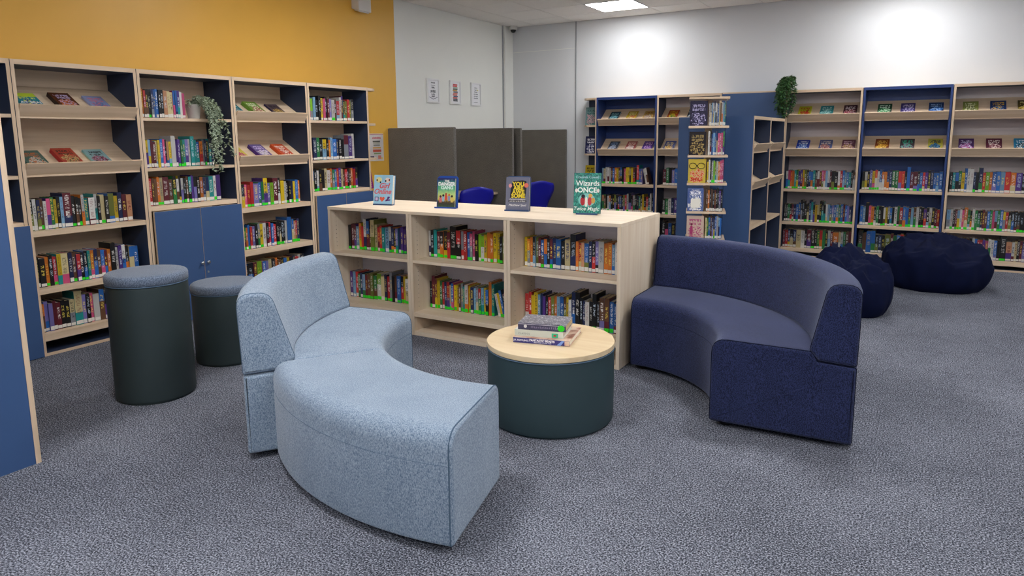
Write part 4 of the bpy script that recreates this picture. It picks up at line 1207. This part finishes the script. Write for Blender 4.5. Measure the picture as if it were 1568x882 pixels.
for px, pz, w_, h_, c_ in ((0.062, 0.08, 0.017, 0.03, 'b02a34'), (0.108, 0.08, 0.015, 0.03, 'c0404a'), (0.085, 0.075, 0.01, 0.034, 'e8e4dc'), (0.13, 0.085, 0.014, 0.02, 'c8a050'), (0.064, 0.112, 0.013, 0.014, '2a2430'), (0.112, 0.116, 0.014, 0.014, 'd8a85a')):
    disc(b, 'picture_print', px, pz, w_, h_, c_, 9, -0.0015)

# ------------------------------------------------------------------ bean bags
def bean_bag(label, x, y, rx, ry, h, seed, peak):
    t = thing('bean_bag', label, 'bean bag', (x, y, 0), 0, 'navy bean bags')
    bm = bmesh.new()
    bmesh.ops.create_icosphere(bm, subdivisions=6, radius=1.0)
    off = Vector((seed * 13.1, seed * 7.7, seed * 3.3))
    for v in bm.verts:
        d = v.co.normalized()
        a = math.atan2(d.y, d.x)
        hz = math.hypot(d.x, d.y)
        r = hz ** 0.62
        z = (abs(d.z) ** 0.8) * (1 if d.z > 0 else -1)
        px, py = math.cos(a) * r, math.sin(a) * r
        zz = 0.36 + 0.64 * z if z > 0 else 0.36 + 0.36 * max(-1.0, z * 1.5)
        wr = noise.noise(Vector((math.cos(a) * 3.2, math.sin(a) * 3.2, zz * 1.8)) + off)
        wr2 = 1 - abs(noise.noise(Vector((px * 1.7, py * 1.7, zz * 2.2)) + off * 2))
        up_ = max(0.0, z)
        fold = max(0.0, min(1.0, (zz - 0.45) / 0.35))
        wr3 = 1 - abs(noise.noise(Vector((px * 4.2 + 3, py * 4.2, zz * 7)) + off))
        k = 1 + 0.07 * wr + 0.09 * (wr2 - 0.75) * fold + 0.03 * (wr3 - 0.8) * fold
        seam = 0.018 * math.exp(-((math.sin(a * 3 + seed)) / 0.06) ** 2) * (1 - abs(z)) 
        k -= seam
        ztop = zz * (1 + 0.10 * wr * up_ + 0.34 * (wr2 - 0.8) * fold + 0.05 * (wr3 - 0.8) * fold + peak * up_ * math.cos(a - 2.4))
        v.co = Vector((px * rx * k * (1 - 0.10 * (1 - zz) ** 3), py * ry * k * (1 - 0.10 * (1 - zz) ** 3), max(0.0, ztop) * h))
    me = bpy.data.meshes.new('bag_cover')
    bm.to_mesh(me)
    bm.free()
    me.materials.append(MT['bag'])
    me.polygons.foreach_set('use_smooth', [True] * len(me.polygons))
    put('bag_cover', me, t)
    cap = MB().lathe([(0.07, 0.0), (0.06, 0.012), (0.01, 0.016)], 'bag', 16)
    return t
bean_bag('smaller navy bean bag half hidden behind the indigo sofa', -0.50, 6.10, 0.315, 0.32, 0.455, 1, 0.10)
bean_bag('larger slumped navy bean bag before the back wall bookcases', 0.09, 7.47, 0.45, 0.42, 0.45, 4, 0.06)

# ------------------------------------------------------------------ trailing plants
def leaf(mb, p, d, n, L, Wd, m):
    s = d.cross(n)
    if s.length < 1e-5:
        s = Vector((1, 0, 0))
    s = s.normalized()
    n = s.cross(d).normalized()
    o = len(mb.v)
    pts = [p, p + d * L * 0.45 + s * Wd * 0.5 - n * L * 0.05, p + d * L - n * L * 0.22, p + d * L * 0.45 - s * Wd * 0.5 - n * L * 0.05, p + d * L * 0.5 + n * L * 0.07]
    mb.v += [tuple(q) for q in pts]
    for f in ((0, 1, 4), (1, 2, 4), (2, 3, 4), (3, 0, 4)):
        mb.face(tuple(o + i for i in f), m)

def vines(t, paths, rnd, m, L, Wd, step, r=0.0018):
    fol, st = MB(), MB()
    for path in paths:
        pts = [Vector(p) for p in path]
        fine = []
        for i in range(len(pts) - 1):
            for k in range(6):
                f = k / 6
                p0 = pts[max(i - 1, 0)]
                p1, p2 = pts[i], pts[i + 1]
                p3 = pts[min(i + 2, len(pts) - 1)]
                fine.append(0.5 * ((2 * p1) + (-p0 + p2) * f + (2 * p0 - 5 * p1 + 4 * p2 - p3) * f * f + (-p0 + 3 * p1 - 3 * p2 + p3) * f ** 3))
        fine.append(pts[-1])
        st.tube(fine, r, 'stem', 5)
        acc = 0
        for i in range(len(fine) - 1):
            seg = (fine[i + 1] - fine[i]).length
            acc += seg
            while acc > step:
                acc -= step
                p = fine[i] + (fine[i + 1] - fine[i]) * rnd.random()
                a = rnd.uniform(0, 2 * PI)
                d = Vector((math.cos(a), math.sin(a), rnd.uniform(-0.7, 0.35))).normalized()
                n = Vector((rnd.uniform(-0.4, 0.4), rnd.uniform(-0.4, 0.4), 1))
                leaf(fol, p, d, n, L * rnd.uniform(0.7, 1.2), Wd * rnd.uniform(0.8, 1.2), m)
    st.build('vine_stem', t, 60)
    me = fol.mesh('foliage')
    o = put('foliage', me, t)
    o['kind'] = 'stuff'
    return o
rnd = random.Random(3)
# pale plant on the cupboard bookcase: local x to the right of the viewer, y into the case
t = thing('trailing_plant', 'pale green trailing plant in white pot on shelf above blue cupboard doors', 'plant', (LX, L0Y[2], 1.5605), R90)
PXL, PYL = 0.545, 0.16
pp = MB()
pp.lathe([(0.042, 0.0), (0.056, 0.105), (0.058, 0.115), (0.05, 0.115), (0.047, 0.09), (0.02, 0.088)], 'pot', 28, PXL, PYL, True, True)
pp.build('pot', t, 40)
paths = []
for k in range(9):
    a = rnd.uniform(-0.5, 0.9)
    ex = PXL + rnd.uniform(-0.02, 0.085)
    drop = rnd.choice([-0.28, -0.40, -0.22, -0.12, -0.34])
    ey = rnd.uniform(-0.065, -0.042)
    paths.append([(PXL + rnd.uniform(-0.03, 0.03), PYL - 0.02, 0.11), (PXL + 0.03 + 0.02 * k / 9, PYL - 0.07, 0.155 + rnd.uniform(-0.02, 0.02)), (ex - 0.02, -0.02, 0.10 + rnd.uniform(-0.03, 0.03)), (ex, ey, -0.02), (ex + rnd.uniform(-0.03, 0.03), ey - 0.005, drop * 0.55), (ex + rnd.uniform(-0.04, 0.05), ey, drop)])
paths.append([(PXL, PYL - 0.02, 0.11), (PXL + 0.06, 0.06, 0.14), (PXL + 0.06, -0.03, 0.02), (PXL + 0.03, -0.055, -0.18), (PXL + 0.045, -0.055, -0.42)])
paths.append([(PXL, PYL - 0.02, 0.11), (PXL + 0.10, 0.04, 0.12), (PXL + 0.13, -0.05, -0.05), (PXL + 0.15, -0.055, -0.2), (PXL + 0.19, -0.055, -0.30)])
for k in range(5):
    paths.append([(PXL, PYL, 0.11), (PXL + rnd.uniform(-0.05, 0.08), PYL - 0.05, 0.165 + rnd.uniform(-0.01, 0.02)), (PXL + rnd.uniform(-0.02, 0.12), PYL - 0.13, 0.10), (PXL + rnd.uniform(0.0, 0.12), PYL - 0.205, 0.03)])
paths.append([(PXL - 0.02, PYL, 0.11), (PXL - 0.06, PYL - 0.03, 0.15), (PXL - 0.075, PYL - 0.05, 0.13), (PXL - 0.09, PYL - 0.06, 0.09)])
vines(t, paths, rnd, 'leaf_pale', 0.031, 0.016, 0.0055)
# dark ivy on top of the back wall bookcase
t = thing('trailing_ivy', 'dark green trailing ivy hanging over top of the back wall bookcase', 'plant', (-1.48, RY, 1.9028))
MB().lathe([(0.05, 0.0), (0.062, 0.10), (0.064, 0.108), (0.055, 0.108), (0.05, 0.09)], 'pot_dark', 24, -0.03, 0.085).build('pot', t, 40)
paths = []
for k in range(26):
    ex = rnd.uniform(-0.10, 0.105)
    drop = rnd.uniform(-0.34, -0.08) if abs(ex) > 0.05 else rnd.uniform(-0.42, -0.2)
    paths.append([(-0.03 + rnd.uniform(-0.03, 0.03), 0.07, 0.10), (ex * 0.5, 0.01, 0.13 + rnd.uniform(-0.03, 0.03)), (ex * 0.9, -0.07, 0.05), (ex, -0.085 - rnd.uniform(0, 0.03), drop * 0.5), (ex * 0.75, -0.08 - rnd.uniform(0, 0.02), drop)])
for k in range(8):
    paths.append([(-0.03, 0.08, 0.10), (rnd.uniform(-0.06, 0.08), 0.06, 0.15), (rnd.uniform(-0.05, 0.10), 0.0, 0.10)])
vines(t, paths, rnd, 'leaf_dark', 0.04, 0.026, 0.011, 0.0022)

# ------------------------------------------------------------------ study corner: felt screens, desks, chairs
def screen(label, y, x1, z1=1.51, th=0.05, z0=0.02, x0=XL + 0.002):
    t = thing('acoustic_screen', label, 'screen', (x0, y, 0), 0, 'charcoal felt study screens')
    o = MB().box(0, x1 - x0, 0, th, z0, z1, 'felt').build('felt_panel', t, bevel=0.012)
    for xx in (0.08, x1 - x0 - 0.12):
        MB().box(xx, xx + 0.05, 0.003, th - 0.003, 0.0, z0 - 0.0005, 'black_plastic').build('foot', t)
    return t
screen('charcoal felt screen nearest the mustard wall poster', 6.17, -4.40)
screen('charcoal felt screen right of the first, behind the left blue chair', 7.38, -4.40)
screen('narrow visible charcoal felt screen edge between two wider screens', 7.58, -4.40)
screen('charcoal felt screen against the back wall behind the right blue chair', 8.83, -4.40, 1.5)
def desk(label, y0, y1):
    t = thing('desk', label, 'desk', (XL + 0.04, y0, 0), 0, 'study desks')
    MB().box(0, 0.665, 0, y1 - y0, 0.705, 0.73, 'oak_z').build('desk_top', t)
    for yy in (0.03, y1 - y0 - 0.05):
        MB().box(0.05, 0.58, yy, yy + 0.02, 0.0, 0.704, 'black_plastic').build('leg', t)
    return t
desk('oak study desk between the first two charcoal screens', 6.23, 7.37)
desk('oak study desk by the room corner behind the right blue chair', 7.64, 8.82)

def chair(label, x, y, rz):
    t = thing('chair', label, 'chair', (x, y, 0), rz, 'cobalt plastic study chairs')
    bm = bmesh.new()
    nu, nv = 10, 22
    V = []
    for j in range(nv + 1):
        f = j / nv
        if f < 0.45:
            s = f / 0.45
            yy, zz, hw = 0.22 - 0.36 * s, 0.44 - 0.02 * math.sin(s * PI), 0.19 + 0.012 * math.sin(s * PI)
        elif f < 0.58:
            s = (f - 0.45) / 0.13
            a = s * PI / 2 * 0.9
            yy, zz, hw = -0.14 - 0.06 * math.sin(a), 0.44 + 0.06 * (1 - math.cos(a)), 0.185 - 0.055 * math.sin(s * PI / 2)
        else:
            s = (f - 0.58) / 0.42
            yy, zz = -0.2 - 0.055 * s, 0.49 + 0.36 * s
            hw = 0.13 + 0.085 * min(1, s * 1.7) ** 1.4
            if s > 0.72:
                q = (s - 0.72) / 0.28
                hw *= math.sqrt(max(0.05, 1 - 0.72 * q ** 3))
        row = []
        for i in range(nu + 1):
            g = (i / nu) * 2 - 1
            row.append(bm.verts.new((g * hw, yy + (0.035 * g * g if f > 0.55 else 0), zz + (0.02 * g * g if f < 0.5 else 0) + (-0.018 * g * g if f > 0.97 else 0))))
        V.append(row)
    for j in range(nv):
        for i in range(nu):
            bm.faces.new((V[j][i], V[j][i + 1], V[j + 1][i + 1], V[j + 1][i]))
    bmesh.ops.recalc_face_normals(bm, faces=bm.faces)
    bmesh.ops.solidify(bm, geom=bm.faces[:], thickness=0.007)
    me = bpy.data.meshes.new('seat_shell')
    bm.to_mesh(me)
    bm.free()
    me.materials.append(MT['plastic_blue'])
    me.polygons.foreach_set('use_smooth', [True] * len(me.polygons))
    put('seat_shell', me, t)
    for sx in (-1, 1):
        for (yt, yb) in ((0.12, 0.2), (-0.1, -0.2)):
            MB().tube([(sx * 0.13, yt, 0.428), (sx * 0.15, (yt + yb) / 2, 0.3), (sx * 0.19, yb, 0.012)], 0.011, 'black_plastic', 8).build('leg', t, 60)
    MB().tube([(-0.13, 0.12, 0.419), (-0.13, -0.1, 0.419), (0.13, -0.1, 0.419), (0.13, 0.12, 0.419)], 0.009, 'black_plastic', 8).build('under_frame', t, 60)
    return t
chair('cobalt blue plastic chair at the study desk, left of the two', -4.60, 6.73, math.radians(60))
chair('cobalt blue plastic chair behind the grey displayed book, right of the two', -4.46, 7.98, math.radians(56))

# ------------------------------------------------------------------ prints and poster on the left wall
def framed(label, y0, y1, z0, z1, art):
    t = thing('framed_print', label, 'picture', (XL + 0.0005, y0, z0), R90, 'white framed prints on the grey wall')
    w, h = y1 - y0, z1 - z0
    f = 0.018
    fr = MB()
    fr.box(0, w, -0.022, 0, 0, f, 'frame_white')
    fr.box(0, w, -0.022, 0, h - f, h, 'frame_white')
    fr.box(0, f, -0.022, 0, f, h - f, 'frame_white')
    fr.box(w - f, w, -0.022, 0, f, h - f, 'frame_white')
    fr.build('frame', t)
    MB().box(f, w - f, -0.012, -0.001, f, h - f, 'paper').build('print_sheet', t)
    art(t, w, h)
    return t
def marks(t, name, boxes, y=-0.0126):
    for x0, x1, z0, z1, c in boxes:
        MB().box(x0, x1, y, y + 0.0005, z0, z1, flat(c)).build(name, t)
def script(t, w, h, rows, seed, c='4a4c55'):
    r = random.Random(seed)
    mb = MB()
    for zc, span, hh in rows:
        x = w / 2 - span / 2
        while x < w / 2 + span / 2:
            l = r.uniform(0.006, 0.014)
            mb.box(x, min(x + l, w / 2 + span / 2), -0.0126, -0.0121, zc - hh * r.uniform(0.2, 0.5), zc + hh * r.uniform(0.2, 0.5), flat(c))
            x += l + r.uniform(0.003, 0.006)
    mb.build('lettering_print', t)
def art1(t, w, h):
    script(t, w, h, [(h * 0.83, 0.08, 0.02), (h * 0.73, 0.08, 0.008), (h * 0.63, 0.06, 0.028), (h * 0.5, 0.10, 0.022), (h * 0.45, 0.10, 0.02), (h * 0.36, 0.07, 0.014), (h * 0.27, 0.06, 0.026)], 4)
    m = MB()
    for s in (-1, 1):
        m.prism([(w / 2, h * 0.14), (w / 2 + s * 0.085, h * 0.235), (w / 2 + s * 0.083, h * 0.25), (w / 2, h * 0.17)], 1, -0.0126, -0.0121, flat('5a5670'))
    m.build('open_book_print', t)
def art2(t, w, h):
    cols = ['3a3f48', '5a6070', 'd8605f', '46607f', 'c8504a', 'd87a70', '5f7080', 'c89a4a', '3f4a3a', '9fb8a8', 'd8585a', 'c84a50']
    z = h * 0.12
    r = random.Random(9)
    bx = []
    for c in cols:
        hh = h * 0.062
        o = r.uniform(-0.008, 0.008)
        bx.append((w / 2 - 0.048 + o, w / 2 + 0.048 + o, z, z + hh * 0.86, c))
        z += hh
    marks(t, 'book_stack_print', bx)
def art3(t, w, h):
    script(t, w, h, [(h * 0.78, 0.06, 0.016), (h * 0.69, 0.06, 0.014), (h * 0.60, 0.075, 0.016), (h * 0.51, 0.095, 0.016), (h * 0.42, 0.09, 0.016), (h * 0.33, 0.09, 0.02), (h * 0.15, 0.10, 0.010)], 12, '6a6c74')
    marks(t, 'spot_print', [(w * 0.66, w * 0.74, h * 0.66, h * 0.71, 'd8d050')])
framed('white framed print with an open book drawing, nearest the mustard wall', 6.90, 7.14, 1.82, 2.108, art1)
framed('white framed print with a column of coloured book spines, middle of three', 7.37, 7.60, 1.82, 2.112, art2)
framed('white framed print with light grey script, nearest the room corner', 7.84, 8.07, 1.815, 2.112, art3)
t = thing('wall_poster', 'white poster with coloured text bars on the mustard wall beside felt screen', 'poster', (XL + 0.0005, 5.84, 1.15), R90)
pw, phh = 0.25, 0.30
MB().box(0, pw, -0.002, 0, 0, phh, flat('d9d3d0')).build('sheet', t)
marks(t, 'border_print', [(0.0, pw, phh - 0.012, phh - 0.005, 'b8586a')], -0.0026)
r_ = random.Random(2)
mb = MB()
x = 0.07
while x < 0.205:
    l = r_.uniform(0.01, 0.016)
    mb.box(x, x + l, -0.0028, -0.0023, phh - 0.058, phh - 0.036 - r_.uniform(0, 0.006), flat('d0707a'))
    x += l + 0.004
mb.build('title_print', t)
marks(t, 'text_bar', [(0.075, 0.195, 0.205, 0.222, '5f5f58'), (0.08, 0.19, 0.188, 0.202, 'b8b8a8'), (0.085, 0.19, 0.165, 0.18, '8f8f8a'), (0.075, 0.205, 0.137, 0.152, 'e0a850'), (0.075, 0.21, 0.098, 0.126, 'd0604a'), (0.09, 0.205, 0.075, 0.09, '8fa870')], -0.0026)
marks(t, 'corner_print', [(0.03, 0.09, 0.035, 0.055, '4a3f58'), (0.155, 0.205, 0.02, 0.06, 'e08a7a'), (0.205, 0.235, 0.015, 0.04, 'e8d080')], -0.0026)
